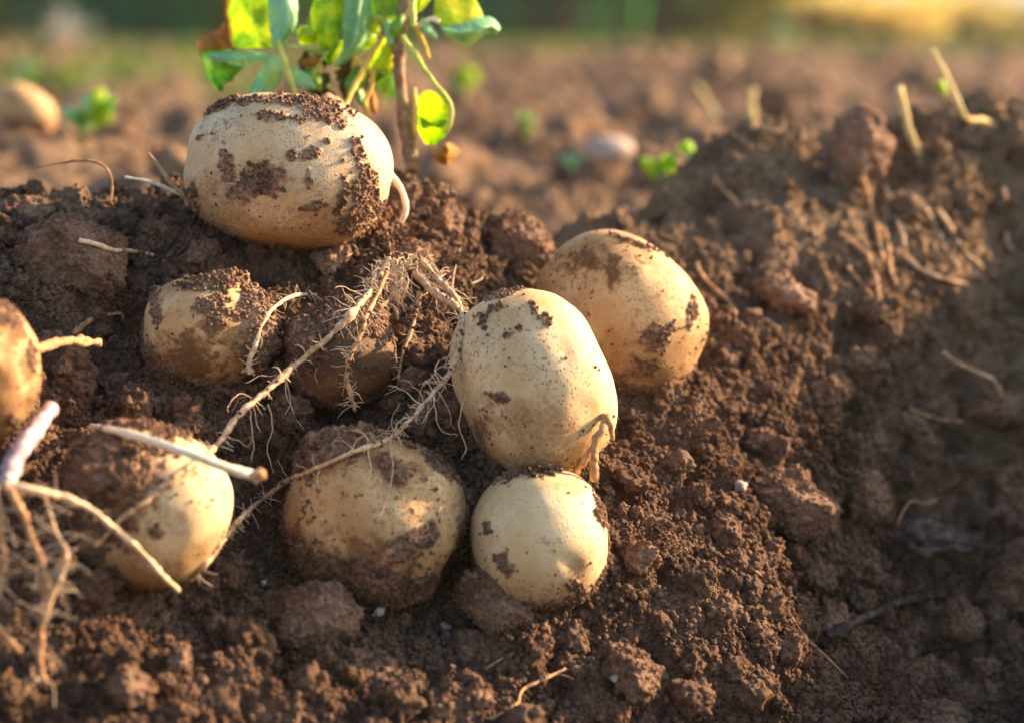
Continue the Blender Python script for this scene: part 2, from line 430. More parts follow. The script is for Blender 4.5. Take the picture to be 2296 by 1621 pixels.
def ico(level):
    bm = bmesh.new(); bmesh.ops.create_icosphere(bm, subdivisions=level, radius=1)
    bm.verts.ensure_lookup_table(); V = np.array([v.co[:] for v in bm.verts]); T = np.array([[v.index for v in f.verts] for f in bm.faces]); bm.free()
    return V, T
ICO = {k: ico(k) for k in (1, 2, 3, 4, 5, 6, 7)}

def clod_shape(level, seed, rough=0.28):
    V, T = ICO[level]
    r = 1 + rough * fbm(V, 0.9, 2, seed) + rough * 0.55 * fbm(V, 0.35, 2, seed + 5)
    V = V * r[:, None] * (1 + 0.25 * (np.random.default_rng(seed).random(3) - 0.5))
    return V, T

def rand_rot(n, rng):
    q = rng.normal(size=(n, 4)); q /= np.linalg.norm(q, axis=1, keepdims=True)
    w, x, y, z = q.T
    return np.stack([np.stack([1 - 2 * (y * y + z * z), 2 * (x * y - z * w), 2 * (x * z + y * w)], -1),
                     np.stack([2 * (x * y + z * w), 1 - 2 * (x * x + z * z), 2 * (y * z - x * w)], -1),
                     np.stack([2 * (x * z - y * w), 2 * (y * z + x * w), 1 - 2 * (x * x + y * y)], -1)], -2)

def scatter(centres, radii, level, seed0, nvar=10, rough=0.28, grain=0):
    rng = np.random.default_rng(seed0); var = rng.integers(0, nvar, len(centres))
    VV, TT = [], []; off = 0
    for k in range(nvar):
        m = var == k
        if not m.any(): continue
        V, T = clod_shape(level, seed0 + k * 31, rough)
        if grain: V = V + V / np.linalg.norm(V, axis=1, keepdims=True) * (0.9 * crumb(V, 2 * grain, k + 3, 0.2, 0.62, 0.9) + 0.8 * crumb(V, grain, k + 70, 0.25, 0.62, 0.9))[:, None]
        Rm = rand_rot(m.sum(), rng)
        W = np.einsum('nij,vj->nvi', Rm, V) * radii[m][:, None, None] + centres[m][:, None, :]
        n = len(V)
        TT.append((T[None] + (off + np.arange(m.sum()) * n)[:, None, None]).reshape(-1, 3)); VV.append(W.reshape(-1, 3)); off += n * m.sum()
    return np.concatenate(VV), np.concatenate(TT)

CS_HI = cube_sphere(110); CS_LO = cube_sphere(30)

def vert_normals(V, Q):
    n = np.zeros_like(V)
    fn = np.cross(V[Q[:, 2]] - V[Q[:, 0]], V[Q[:, 3]] - V[Q[:, 1]])
    for k in range(4): np.add.at(n, Q[:, k], fn)
    return n / (np.linalg.norm(n, axis=1, keepdims=True) + 1e-20)

POTATO_PTS = []      # (vertices, normals) for the depth buffer
POTATO_ELL = []      # rough ellipsoids, to keep crumbs out of them
def potato(px, py, d, rx, ry, rz, roll, mat, label, seed, cakes=(), washes=(), wash_all=0.0, speck=0.0, sq=2.25, egg=0.0, dents=(), lumps=0.05,
           group='dug potatoes', hi=True, soil_line=0.006, name='potato'):
    """rx, ry in reference pixels, rz in metres, roll in degrees in the picture plane"""
    S, Q = CS_HI if hi else CS_LO
    a, bb = rx / F * d, ry / F * d
    # superellipsoid radius
    rad = (np.abs(S) ** sq).sum(1) ** (-1.0 / sq)
    V = S * rad[:, None]
    V = V * (1 + lumps * fbm(S, 1.1, 2, seed) + lumps * 0.35 * fbm(S, 0.45, 2, seed + 3))[:, None]
    if egg:
        k = 1 + egg * V[:, 0]
        V = np.stack([V[:, 0], V[:, 1] * k, V[:, 2] * k], 1)
    for (dx, dy, dz, r, depth) in dents:
        c = np.array((dx, dy, dz), float); c /= np.linalg.norm(c)
        dd = np.linalg.norm(S - c, axis=1)
        V = V * (1 - depth * np.exp(-(dd / r) ** 2))[:, None]
    V = V * np.array((a, bb, rz))
    c, s = math.cos(R(roll)), math.sin(R(roll))
    V = np.stack([V[:, 0] * c - V[:, 1] * s, V[:, 0] * s + V[:, 1] * c, V[:, 2]], 1)
    C = at(px, py, d)
    W = C + V[:, :1] * RIGHT + V[:, 1:2] * UP - V[:, 2:3] * FWD      # local +z looks to the camera
    N = vert_normals(W, Q)
    if (N * (W - C)).sum() < 0:
        N = -N; Q = Q[:, ::-1]
    W0 = W
    qx, qy, qd = project(W)
    facing = sstep(-0.05, 0.15, -(N @ FWD))
    n1 = fbm(W, 0.007, 4, seed + 11, 0.62); n2 = fbm(W, 0.022, 3, seed + 12)
    dirt = np.zeros(len(W)); thick = np.zeros(len(W)); n3 = fbm(W, 0.0028, 3, seed + 14, 0.7); wash = np.full(len(W), float(wash_all)) * (0.65 + 0.6 * n2)
    for cke in cakes:
        cx, cy, ex, ey = cke[:4]; rot = R(cke[4]) if len(cke) > 4 else 0
        st = cke[5] if len(cke) > 5 else 1.0; pw_ = cke[6] if len(cke) > 6 else 2.0
        ux = (qx - cx) * math.cos(rot) - (qy - cy) * math.sin(rot); uy = (qx - cx) * math.sin(rot) + (qy - cy) * math.cos(rot)
        e = (np.abs(ux / ex) ** pw_ + np.abs(uy / ey) ** pw_) ** (1 / pw_)
        mk = sstep(1.12, 0.84, e + 0.42 * n1 + 0.38 * n3) * facing * st
        if len(cke) > 7: thick = np.maximum(thick, cke[7] * 0.001 * sstep(1.15, 0.55, e + 0.25 * n1) * facing)
        dirt = np.maximum(dirt, mk)
        wash = np.maximum(wash, 0.72 * sstep(1.7, 0.75, e + 0.4 * n1 + 0.4 * n3 + 0.2 * n2) * facing * st)
    for wsh in washes:
        cx, cy, ex, ey, st = wsh
        e = np.sqrt(((qx - cx) / ex) ** 2 + ((qy - cy) / ey) ** 2)
        wash = np.maximum(wash, st * sstep(1.45, 0.30, e + 0.35 * n2 + 0.30 * n1 + 0.25 * n3) * facing)
    if speck:
        dirt = np.maximum(dirt, sstep(0.62 - 0.35 * speck, 0.80 - 0.35 * speck, fbm(W, 0.0045, 3, seed + 21, 0.6) + 0.45 * n2))
    under_shade = sstep(0.15, -0.75, ((W - C) @ UP) / (bb if abs(roll) < 45 else a) + 0.35 * n2 + 0.12 * n1)      # shade of the underside painted in brown
    wash = np.maximum(wash, 0.68 * under_shade); wash = np.maximum(wash, 0.34 * sstep(0.15, 0.9, n2 + 0.5 * n1))
    # dusty line where the soil touches
    if soil_line:
        gz = base_z(W[:, 0], W[:, 1])
        above = (W[:, 2] - gz) * 0.65
        ln = sstep(soil_line, 0.0, above - 0.003 + 0.004 * n1)
        dirt = np.maximum(dirt, ln * 0.9); wash = np.maximum(wash, 0.7 * sstep(soil_line * 3.0, 0, above + 0.004 * n2))
    gr = crumb(W, 0.0024, seed + 5, 0.25, 0.62, 0.85)
    W = W + N * (thick * (1 + 0.4 * n1) + dirt * (0.0003 + 0.85 * gr + 0.0005 * (n1 + 0.5)) + (thick > 0.0005) * 0.6 * crumb(W, 0.006, seed + 6, 0.2, 0.6, 0.7))[:, None]
    wash = np.clip(wash, 0, 1)
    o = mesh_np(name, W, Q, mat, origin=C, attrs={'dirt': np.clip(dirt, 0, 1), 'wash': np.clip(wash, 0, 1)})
    tag(o, label, 'potato', group)
    if hi:
        rg = np.random.default_rng(seed)
        vis = -(N @ FWD) > -0.3
        pr = (dirt > 0.5) * 0.16 + (wash > 0.4) * 0.006 + sstep(0.35, 0.9, n2 + 0.4 * n1) * 0.012
        ii = np.nonzero(vis & (rg.random(len(W)) < pr))[0]
        rr = 0.00032 * 3.0 ** (rg.random(len(ii)) ** 1.7) * np.where(dirt[ii] > 0.5, 1.25, 0.85)
        cV, cT = scatter(W[ii] + N[ii] * (rr * 0.35)[:, None], rr, 2, 9000 + seed, 6, 0.3)
        k_ = mesh_np('caked_crumbs', cV, cT, M_CLOD, parent=o); k_['kind'] = 'stuff'
    POTATO_PTS.append(W[(-(N @ FWD)) > 0])
    POTATO_ELL.append((C, max(a, bb), min(a, bb), rz, roll, a, bb))
    return o

MP_A = mat_potato('potato_skin_pale', pore=0.75, pore_scale=720, freck=0.75)
MP_B = mat_potato('potato_skin_speckled', skin=((0.62, 0.465, 0.255), (0.69, 0.55, 0.335), (0.52, 0.345, 0.15)), pore=0.9, pore_scale=430, freck=0.35)
MP_C = mat_potato('potato_skin_yellow', skin=((0.65, 0.50, 0.28), (0.72, 0.60, 0.38), (0.55, 0.38, 0.17)), pore=0.45, pore_scale=620, freck=0.4)
MP_D = mat_potato('potato_skin_dusty', skin=((0.55, 0.37, 0.18), (0.64, 0.47, 0.25), (0.42, 0.25, 0.10)), pore=0.7, pore_scale=500, freck=0.85)
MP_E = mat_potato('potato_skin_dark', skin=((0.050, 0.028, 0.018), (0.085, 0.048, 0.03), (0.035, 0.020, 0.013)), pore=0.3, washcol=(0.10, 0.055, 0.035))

G_ = 'potatoes dug out of the mound'
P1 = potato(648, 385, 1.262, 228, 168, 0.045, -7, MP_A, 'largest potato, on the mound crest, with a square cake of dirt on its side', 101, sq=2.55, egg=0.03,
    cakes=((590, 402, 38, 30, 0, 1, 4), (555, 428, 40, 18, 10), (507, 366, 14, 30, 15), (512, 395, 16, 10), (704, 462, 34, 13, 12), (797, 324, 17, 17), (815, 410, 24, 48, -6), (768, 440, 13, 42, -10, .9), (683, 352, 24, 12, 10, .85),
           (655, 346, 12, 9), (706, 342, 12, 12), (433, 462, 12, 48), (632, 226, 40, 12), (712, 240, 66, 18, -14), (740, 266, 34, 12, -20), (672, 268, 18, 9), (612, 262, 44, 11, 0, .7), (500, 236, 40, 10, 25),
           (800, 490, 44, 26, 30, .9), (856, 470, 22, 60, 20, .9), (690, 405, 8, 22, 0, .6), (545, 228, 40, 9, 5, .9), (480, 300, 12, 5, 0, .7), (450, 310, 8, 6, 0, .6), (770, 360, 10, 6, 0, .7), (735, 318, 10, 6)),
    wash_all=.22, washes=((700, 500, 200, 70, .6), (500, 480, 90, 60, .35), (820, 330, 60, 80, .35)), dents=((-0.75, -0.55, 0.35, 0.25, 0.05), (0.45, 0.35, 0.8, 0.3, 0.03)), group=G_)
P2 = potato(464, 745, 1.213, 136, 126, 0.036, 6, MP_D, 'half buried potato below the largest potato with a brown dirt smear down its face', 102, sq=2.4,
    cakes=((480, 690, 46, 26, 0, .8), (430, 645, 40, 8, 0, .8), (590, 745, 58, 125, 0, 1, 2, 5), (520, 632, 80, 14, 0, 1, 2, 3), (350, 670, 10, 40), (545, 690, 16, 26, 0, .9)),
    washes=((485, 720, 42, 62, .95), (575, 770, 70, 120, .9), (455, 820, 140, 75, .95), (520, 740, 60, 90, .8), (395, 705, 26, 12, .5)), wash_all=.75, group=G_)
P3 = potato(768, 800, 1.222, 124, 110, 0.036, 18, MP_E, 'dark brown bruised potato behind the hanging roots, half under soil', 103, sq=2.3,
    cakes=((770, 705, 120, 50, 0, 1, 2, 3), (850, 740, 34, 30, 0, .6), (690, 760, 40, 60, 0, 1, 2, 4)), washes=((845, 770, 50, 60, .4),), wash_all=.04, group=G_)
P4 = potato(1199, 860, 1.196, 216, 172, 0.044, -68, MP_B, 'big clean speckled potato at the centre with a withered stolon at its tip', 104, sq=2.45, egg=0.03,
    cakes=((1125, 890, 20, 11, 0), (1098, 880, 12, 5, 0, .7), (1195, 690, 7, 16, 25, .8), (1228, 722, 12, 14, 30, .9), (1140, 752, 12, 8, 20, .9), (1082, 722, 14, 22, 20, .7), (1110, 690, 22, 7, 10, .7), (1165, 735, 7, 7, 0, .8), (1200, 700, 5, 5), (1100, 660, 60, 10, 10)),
    washes=((1075, 985, 40, 50, .9), (1280, 1045, 50, 28, .7), (1095, 740, 60, 60, .3), (1180, 1030, 140, 40, .35)), wash_all=.18, dents=((0.42, 0.5, 0.75, 0.22, 0.035), (-0.2, 0.5, 0.85, .14, .02)), group=G_)  # first wash paints the dark shade at the lower left
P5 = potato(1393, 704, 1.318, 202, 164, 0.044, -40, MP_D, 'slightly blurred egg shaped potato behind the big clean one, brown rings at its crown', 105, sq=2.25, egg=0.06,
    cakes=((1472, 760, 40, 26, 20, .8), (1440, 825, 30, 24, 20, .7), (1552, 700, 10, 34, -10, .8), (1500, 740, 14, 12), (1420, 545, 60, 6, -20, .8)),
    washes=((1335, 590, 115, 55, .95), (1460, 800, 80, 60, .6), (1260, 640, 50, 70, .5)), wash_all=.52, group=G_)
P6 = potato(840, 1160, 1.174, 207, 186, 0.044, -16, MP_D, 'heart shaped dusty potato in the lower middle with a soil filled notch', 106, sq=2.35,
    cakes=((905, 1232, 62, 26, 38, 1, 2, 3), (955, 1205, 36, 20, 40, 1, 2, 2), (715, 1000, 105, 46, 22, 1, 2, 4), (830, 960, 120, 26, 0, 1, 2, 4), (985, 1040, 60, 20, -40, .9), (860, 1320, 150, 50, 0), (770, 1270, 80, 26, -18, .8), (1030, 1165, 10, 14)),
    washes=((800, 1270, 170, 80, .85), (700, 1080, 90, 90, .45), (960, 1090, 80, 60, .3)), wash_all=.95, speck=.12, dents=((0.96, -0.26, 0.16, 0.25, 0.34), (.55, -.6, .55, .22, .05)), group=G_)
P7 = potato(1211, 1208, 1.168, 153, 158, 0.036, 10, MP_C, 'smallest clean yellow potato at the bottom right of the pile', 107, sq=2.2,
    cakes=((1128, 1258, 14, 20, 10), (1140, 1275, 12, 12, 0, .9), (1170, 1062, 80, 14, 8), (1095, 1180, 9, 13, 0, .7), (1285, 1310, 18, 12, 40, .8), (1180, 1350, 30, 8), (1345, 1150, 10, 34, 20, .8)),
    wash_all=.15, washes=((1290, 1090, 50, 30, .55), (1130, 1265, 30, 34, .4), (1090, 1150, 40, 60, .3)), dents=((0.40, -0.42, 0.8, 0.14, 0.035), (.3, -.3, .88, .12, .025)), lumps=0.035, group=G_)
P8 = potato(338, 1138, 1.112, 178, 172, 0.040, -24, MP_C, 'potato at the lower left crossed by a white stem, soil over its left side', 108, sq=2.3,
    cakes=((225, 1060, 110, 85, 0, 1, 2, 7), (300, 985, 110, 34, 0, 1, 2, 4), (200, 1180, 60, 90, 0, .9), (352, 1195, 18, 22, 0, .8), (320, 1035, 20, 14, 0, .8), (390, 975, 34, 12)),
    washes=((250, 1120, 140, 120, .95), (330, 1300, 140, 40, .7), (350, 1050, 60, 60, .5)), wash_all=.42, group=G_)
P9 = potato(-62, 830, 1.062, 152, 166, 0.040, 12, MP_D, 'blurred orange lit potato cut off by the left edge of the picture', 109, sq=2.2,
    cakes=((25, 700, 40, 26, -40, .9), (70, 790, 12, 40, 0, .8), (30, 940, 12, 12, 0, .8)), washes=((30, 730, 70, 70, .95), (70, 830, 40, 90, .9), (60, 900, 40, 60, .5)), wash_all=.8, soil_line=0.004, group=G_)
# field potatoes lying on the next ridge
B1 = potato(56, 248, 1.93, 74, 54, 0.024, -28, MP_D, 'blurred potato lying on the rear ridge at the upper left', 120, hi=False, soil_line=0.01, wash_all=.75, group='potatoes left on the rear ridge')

# ------------------------------------------------------------------ depth buffer of everything solid so far (for laying roots on it)
ZB_S = 4.0; ZB_W, ZB_H = int(2700 / ZB_S), int(1800 / ZB_S)
ZB = np.full((ZB_H, ZB_W), 9.0)
def zb_add(P):
    qx, qy, qd = project(P)
    ix = ((qx + 200) / ZB_S).astype(int); iy = ((qy + 50) / ZB_S).astype(int)
    ok = (ix >= 0) & (ix < ZB_W) & (iy >= 0) & (iy < ZB_H) & (qd > 0.2)
    np.minimum.at(ZB, (iy[ok], ix[ok]), qd[ok])
zb_add(G)
for PP in POTATO_PTS: zb_add(PP)

def surf(px, py, k=1):
    ix = int((px + 200) / ZB_S); iy = int((py + 50) / ZB_S)
    w = ZB[max(iy - k, 0):iy + k + 1, max(ix - k, 0):ix + k + 1]
    return float(np.median(w)) if w.size else 9.0

# ------------------------------------------------------------------ ground mesh
gi = np.arange(NX * NY).reshape(NY, NX)
gq = np.stack([gi[:-1, :-1], gi[:-1, 1:], gi[1:, 1:], gi[1:, :-1]], -1).reshape(-1, 4)
fy = (ys[1:] + ys[:-1]) / 2
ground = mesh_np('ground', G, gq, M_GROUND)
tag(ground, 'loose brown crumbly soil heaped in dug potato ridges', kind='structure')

# ------------------------------------------------------------------ crumbs (stuff)
def inside_potato(P):
    bad = np.zeros(len(P), bool)
    for (C, _, _, rz, roll, a, bb) in POTATO_ELL:
        q = P - C; lx, ly, lz = q @ RIGHT, q @ UP, -(q @ FWD)
        c, s = math.cos(R(roll)), math.sin(R(roll))
        ux = lx * c + ly * s; uy = -lx * s + ly * c
        bad |= (ux / a) ** 2 + (uy / bb) ** 2 + (lz / rz) ** 2 < 1.0
    return bad

# sampling weights: surface area on the near ground that falls inside the frame
GV = GROUND[1:-1, 1:-1].reshape(-1, 3)
area = (np.gradient(xs)[None, 1:-1] * np.gradient(ys)[1:-1, None] / NRM[1:-1, 1:-1, 2]).ravel()
qx, qy, qd = project(GV)
inf = (qx > -120) & (qx < 2420) & (qy > 180) & (qy < 1720) & (GV[:, 1] > 1.0) & (GV[:, 1] < 1.66)
wts = area * inf * (1.0 / (1 + 3 * sstep(1.35, 1.5, qd)))
clump = sstep(-0.4, 0.6, fbm(GV, 0.05, 3, 77))
wts_c = wts * (0.25 + clump)
NV = NRM[1:-1, 1:-1].reshape(-1, 3)

def pick(n, w, seed, rmin, rmax, power, sink=0.25):
    rng = np.random.default_rng(seed)
    cs = np.cumsum(w); idx = np.searchsorted(cs, rng.random(n) * cs[-1])
    idx = np.clip(idx, 0, len(w) - 1)
    r = rmin * (rmax / rmin) ** (rng.random(n) ** power)
    C = GV[idx] + NV[idx] * (r * (0.55 - sink * rng.random(n)))[:, None] + rng.normal(size=(n, 3)) * 0.0003
    ok = ~inside_potato(C)
    return C[ok], r[ok]

VS, TS = [], []; off = 0
for (n, w, sd, r0, r1, pw_, lev) in ((90000, wts, 5, 0.00045, 0.0010, 1.0, 1), (36000, wts_c, 6, 0.0009, 0.0018, 1.4, 2), (2600, wts_c, 8, 0.0018, 0.0036, 1.7, 4), (700, wts_c, 9, 0.0034, 0.0095, 1.9, 5)):
    C, r = pick(n, w, sd, r0, r1, pw_)
    V, T = scatter(C, r, lev, 1000 + sd * 100, 14, 0.30 if lev > 1 else 0.2, 0 if lev < 4 else (0.62 if lev == 4 else 0.34))
    VS.append(V); TS.append(T + off); off += len(V)
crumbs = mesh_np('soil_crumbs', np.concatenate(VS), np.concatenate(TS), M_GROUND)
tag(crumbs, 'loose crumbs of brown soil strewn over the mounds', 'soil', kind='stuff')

# field clods beyond the mounds
rng = np.random.default_rng(91)
n = 2600
fyy = 1.75 + 7.5 * rng.random(n) ** 2.2; fxx = (rng.random(n) - 0.5) * (0.62 * fyy) + 0.03
keep = np.ones(n, bool)
for q in (at(62, 290, 1.93), at(190, 298, 1.90), at(1362, 360, 2.05), at(1285, 382, 2.05), at(870, 250, 1.95), at(1530, 425, 1.64)):
    keep &= (np.abs(fxx - q[0]) > 0.06) | (fyy > q[1] + 0.05) | (fyy < q[1] - 0.22)
fyy, fxx = fyy[keep], fxx[keep]; n = len(fyy)
fr = 0.006 * (4.5 ** (rng.random(n) ** 1.6)) * (0.6 + 0.13 * fyy)
iy = np.clip(np.searchsorted(ys, fyy), 1, NY - 1); ix = np.clip(np.searchsorted(xs, fxx), 1, NX - 1)
fz = GROUND[iy, ix, 2] + fr * 0.35
V, T = scatter(np.stack([fxx, fyy, fz], -1), fr, 3, 4000, 12, 0.34)
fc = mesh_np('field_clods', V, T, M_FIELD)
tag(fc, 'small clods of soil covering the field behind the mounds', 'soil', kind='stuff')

# ------------------------------------------------------------------ individual clods
def clod(px, py, rx, ry, rz, label, seed, roll=0, d=None, lift=0.0, rough=0.24, group='soil clods', mat=None, ridge=0.0, level=6):
    if rx * ry > 3000: level = 7
    V, T = ICO[level]
    dd = (surf(px, py, 3) - lift) if d is None else d
    r = 1 + rough * fbm(V, 1.0, 3, seed) + 0.10 * fbm(V, 0.3, 3, seed + 4)
    # faceted: broken faces
    rg = np.random.default_rng(seed)
    W = V * r[:, None]
    for k in range(5):
        nrm = rg.normal(size=3); nrm /= np.linalg.norm(nrm)
        h = 0.72 + 0.2 * rg.random()
        ex = W @ nrm - h
        W = W - np.outer(np.maximum(ex, 0) * 0.8, nrm)
    a, b_ = rx / F * dd, ry / F * dd
    W = W * np.array((a, b_, rz))
    c, s = math.cos(R(roll)), math.sin(R(roll))
    W = np.stack([W[:, 0] * c - W[:, 1] * s, W[:, 0] * s + W[:, 1] * c, W[:, 2]], 1)
    C = at(px, py, dd)
    X = C + W[:, :1] * RIGHT + W[:, 1:2] * UP - W[:, 2:3] * FWD
    nn = X - C; nn /= np.linalg.norm(nn, axis=1, keepdims=True)
    X = X + nn * (0.9 * crumb(X, 0.0034, seed + 2, 0.25, 0.62, 0.85) + 0.9 * crumb(X, 0.0019, seed + 8, 0.25, 0.62, 0.85) + 0.6 * crumb(X, 0.0075, seed + 3, 0.2, 0.58, 0.7) + 0.0004 * fbm(X, 0.002, 2, seed))[:, None]
    o = mesh_np('soil_clod', X, T, mat or M_CLOD, origin=C)
    tag(o, label, 'clod', group)
    zb_add(X)
    return o

clod(178, 575, 116, 88, 0.024, 'large rounded soil clod on the left of the mound with a pale twig across it', 201, roll=-14, lift=0.012)
clod(702, 1388, 92, 72, 0.018, 'rounded clod in front of the heart shaped potato', 202, lift=0.013)
clod(1112, 1352, 92, 60, 0.016, 'wedge shaped clod leaning against the smallest yellow potato', 203, roll=-52, lift=0.012)
clod(745, 580, 44, 34, 0.009, 'small clod under the front of the largest potato', 204, lift=0.005)
clod(925, 575, 42, 36, 0.010, 'clod just right of the root junction on the mound', 205, lift=0.005)
clod(1162, 552, 84, 66, 0.018, 'soft brown clod behind the mound between two potatoes', 206, d=1.37, roll=-50)
clod(1055, 470, 34, 40, 0.010, 'clod on the mound shoulder right of the plant stem', 207, lift=0.006)
clod(1768, 1130, 94, 78, 0.020, 'big crumbly sunlit clod in the hollow right of the potatoes', 208, lift=0.014)
clod(1945, 1122, 58, 62, 0.014, 'shaded clod next to the big crumbly clod in the hollow', 209, lift=0.010)
clod(1930, 322, 62, 84, 0.018, 'upright clod standing on the crest of the right mound', 210, d=1.525, roll=8, mat=M_LITCLOD)
clod(1755, 660, 70, 34, 0.015, 'flat clod on the face of the right mound', 211, roll=-24, lift=0.008, mat=M_LITCLOD)
clod(2240, 915, 80, 36, 0.018, 'flat clod holding a bent straw at the right edge', 212, lift=0.012)
clod(2282, 1130, 60, 90, 0.022, 'smooth dark clod at the right edge of the hollow', 213, lift=0.012)
clod(2290, 1300, 66, 80, 0.022, 'lowest smooth dark clod at the right edge', 214, lift=0.012)
clod(2158, 1392, 46, 50, 0.012, 'rounded clod beside the dark stick in the hollow', 215, lift=0.010)
clod(2228, 1378, 34, 32, 0.009, 'small clod right of the rounded one beside the dark stick', 216, lift=0.007)
clod(1860, 1405, 48, 44, 0.012, 'dim clod in the bottom of the hollow above the dark stick', 217, lift=0.006)
clod(1430, 1250, 40, 34, 0.010, 'clod on the slope right of the smallest yellow potato', 218, lift=0.006)
clod(1700, 985, 36, 26, 0.008, 'small clod lying below the flat face of the right mound', 219, lift=0.005)
clod(290, 1530, 52, 44, 0.013, 'sunlit clod at the lower left of the foreground', 220, lift=0.008)
clod(400, 1480, 28, 34, 0.008, 'small upright clod in the lower left foreground', 221, lift=0.006)
clod(1075, 1560, 34, 30, 0.009, 'small clod at the bottom centre near the brown sprig', 222, lift=0.006)
clod(485, 1395, 26, 24, 0.007, 'round pea sized clod left of the rounded clod', 223, lift=0.006)
clod(1420, 1510, 64, 50, 0.014, 'sandy clod on the sunlit spur below the smallest yellow potato', 224, roll=-30, lift=0.006)
clod(2110, 1610, 60, 40, 0.015, 'rounded clod cut by the bottom edge of the picture', 225)
clod(60, 480, 70, 40, 0.016, 'rough clod on the mound crest at the left edge', 226, lift=0.006)

def pebble(px, py, r, label, seed):
    V, T = ICO[3]
    W = V * (1 + 0.45 * fbm(V, 0.9, 2, seed))[:, None] * np.array((1.0, 1.25, 0.9))
    d = surf(px, py, 2); C = at(px, py, d + r / F * d * 0.15)
    o = mesh_np('pebble', W * (r / F * d) + C, T, M_STONE, origin=C)
    tag(o, label, 'pebble', 'pale pebbles in the soil')
pebble(996, 1410, 16, 'pale grey pebble between the two foreground clods', 31)
pebble(848, 1370, 17, 'pale pebble under the notch of the heart shaped potato', 32)
pebble(1022, 1338, 9, 'tiny white pebble on the wedge shaped clod', 33)
pebble(1380, 1518, 10, 'tiny pale pebble on the sunlit spur', 34)
pebble(1660, 1090, 14, 'pale chip in the hollow left of the big crumbly clod', 35)
pebble(592, 1305, 9, 'tiny pale pebble left of the heart shaped potato', 36)

# ------------------------------------------------------------------ tubes: roots, stems, straws
def catmull(P, n):
    P = np.asarray(P, float); Q = np.concatenate([[2 * P[0] - P[1]], P, [2 * P[-1] - P[-2]]])
    m = len(P) - 1; t = np.linspace(0, m - 1e-9, n); i = t.astype(int); u = (t - i)[:, None]
    a, b, c, d = Q[i], Q[i + 1], Q[i + 2], Q[i + 3]
    return 0.5 * (2 * b + (c - a) * u + (2 * a - 5 * b + 4 * c - d) * u ** 2 + (3 * b - a - 3 * c + d) * u ** 3)

def tube_np(C, rad, seg=10, seed=0, rough=0.0, cap=True):
    """swept tube through points C with radii rad"""
    C = np.asarray(C); n = len(C)
    T = np.gradient(C, axis=0); T /= np.linalg.norm(T, axis=1, keepdims=True) + 1e-12
    up = np.array((0.13, -0.9, 0.4)); A = np.cross(T, up); A /= np.linalg.norm(A, axis=1, keepdims=True) + 1e-9
    B = np.cross(T, A)
    ang = np.linspace(0, 2 * math.pi, seg, endpoint=False)
    ring = np.cos(ang)[None, :, None] * A[:, None] + np.sin(ang)[None, :, None] * B[:, None]
    V = C[:, None] + ring * np.asarray(rad)[:, None, None]
    V = V.reshape(-1, 3)
    if rough:
        rr = np.repeat(np.asarray(rad), seg)
        V = V + ring.reshape(-1, 3) * (rr * rough * (vnoise(V, 0.0022, seed) + 0.7 * vnoise(V, 0.006, seed + 1)))[:, None]
    i = np.arange(n * seg).reshape(n, seg); j = np.roll(i, -1, axis=1)
    Q = np.stack([i[:-1], j[:-1], j[1:], i[1:]], -1).reshape(-1, 4)
    faces = [Q]
    if cap:
        V = np.concatenate([V, [C[0] - T[0] * rad[0] * 0.5], [C[-1] + T[-1] * rad[-1] * 0.5]])
        a, b = len(V) - 2, len(V) - 1
        t0 = np.stack([np.full(seg, a), j[0], i[0]], -1); t1 = np.stack([np.full(seg, b), i[-1], j[-1]], -1)
        faces.append(np.concatenate([t0, t1]))
    return V, faces

class Pile:
    def __init__(s): s.V = []; s.Q = []; s.T = []; s.n = 0
    def add(s, V, faces):
        for f in faces: (s.Q if f.shape[1] == 4 else s.T).append(f + s.n)
        s.V.append(V); s.n += len(V)
    def build(s, name, mat, origin=None, parent=None):
        fs = []
        if s.Q: fs.append(np.concatenate(s.Q))
        if s.T: fs.append(np.concatenate(s.T))
        return mesh_np(name, np.concatenate(s.V), fs, mat, origin=origin, parent=parent)

def path3(pts, lift=0.0008, n=None, wig=0.0, seed=0, clamp=True):
    """pts: (px,py) laid on the surface or (px,py,d) at a given depth"""
    raw = []
    for q in pts:
        raw.append((q[0], q[1], q[2] if len(q) > 2 and q[2] is not None else surf(q[0], q[1], 2) - lift))
    L = sum(math.hypot(raw[i + 1][0] - raw[i][0], raw[i + 1][1] - raw[i][1]) for i in range(len(raw) - 1))
    n = n or max(8, int(L / 5))
    c = catmull(raw, n)
    if wig:
        k = np.arange(n)[:, None] * np.array([[1.0, 0, 0]])
        c[:, 0] += wig * fbm(k * 0.9, 8, 3, seed); c[:, 1] += wig * fbm(k * 0.9, 8, 3, seed + 9)
    if clamp:
        s = np.array([surf(x, y, 1) for x, y, _ in c]) - lift
        s = np.minimum(c[:, 2], s)
        k = np.ones(7) / 7
        s = np.convolve(np.pad(s, 3, mode='edge'), k, mode='valid')
        c[:, 2] = np.minimum(c[:, 2] + 0.002, s)
    return np.array([at(*q) for q in c])

PXM = 1.2 / F          # metres per reference pixel at the pile
def radii(n, w0, w1, swell=0.0, seed=0):
    t = np.linspace(0, 1, n); r = (w0 + (w1 - w0) * t) * PXM
    if swell: r = r * (1 + swell * vnoise(np.stack([t * n * 0.13, t * 0, t * 0], -1), 1.0, seed))
    return r

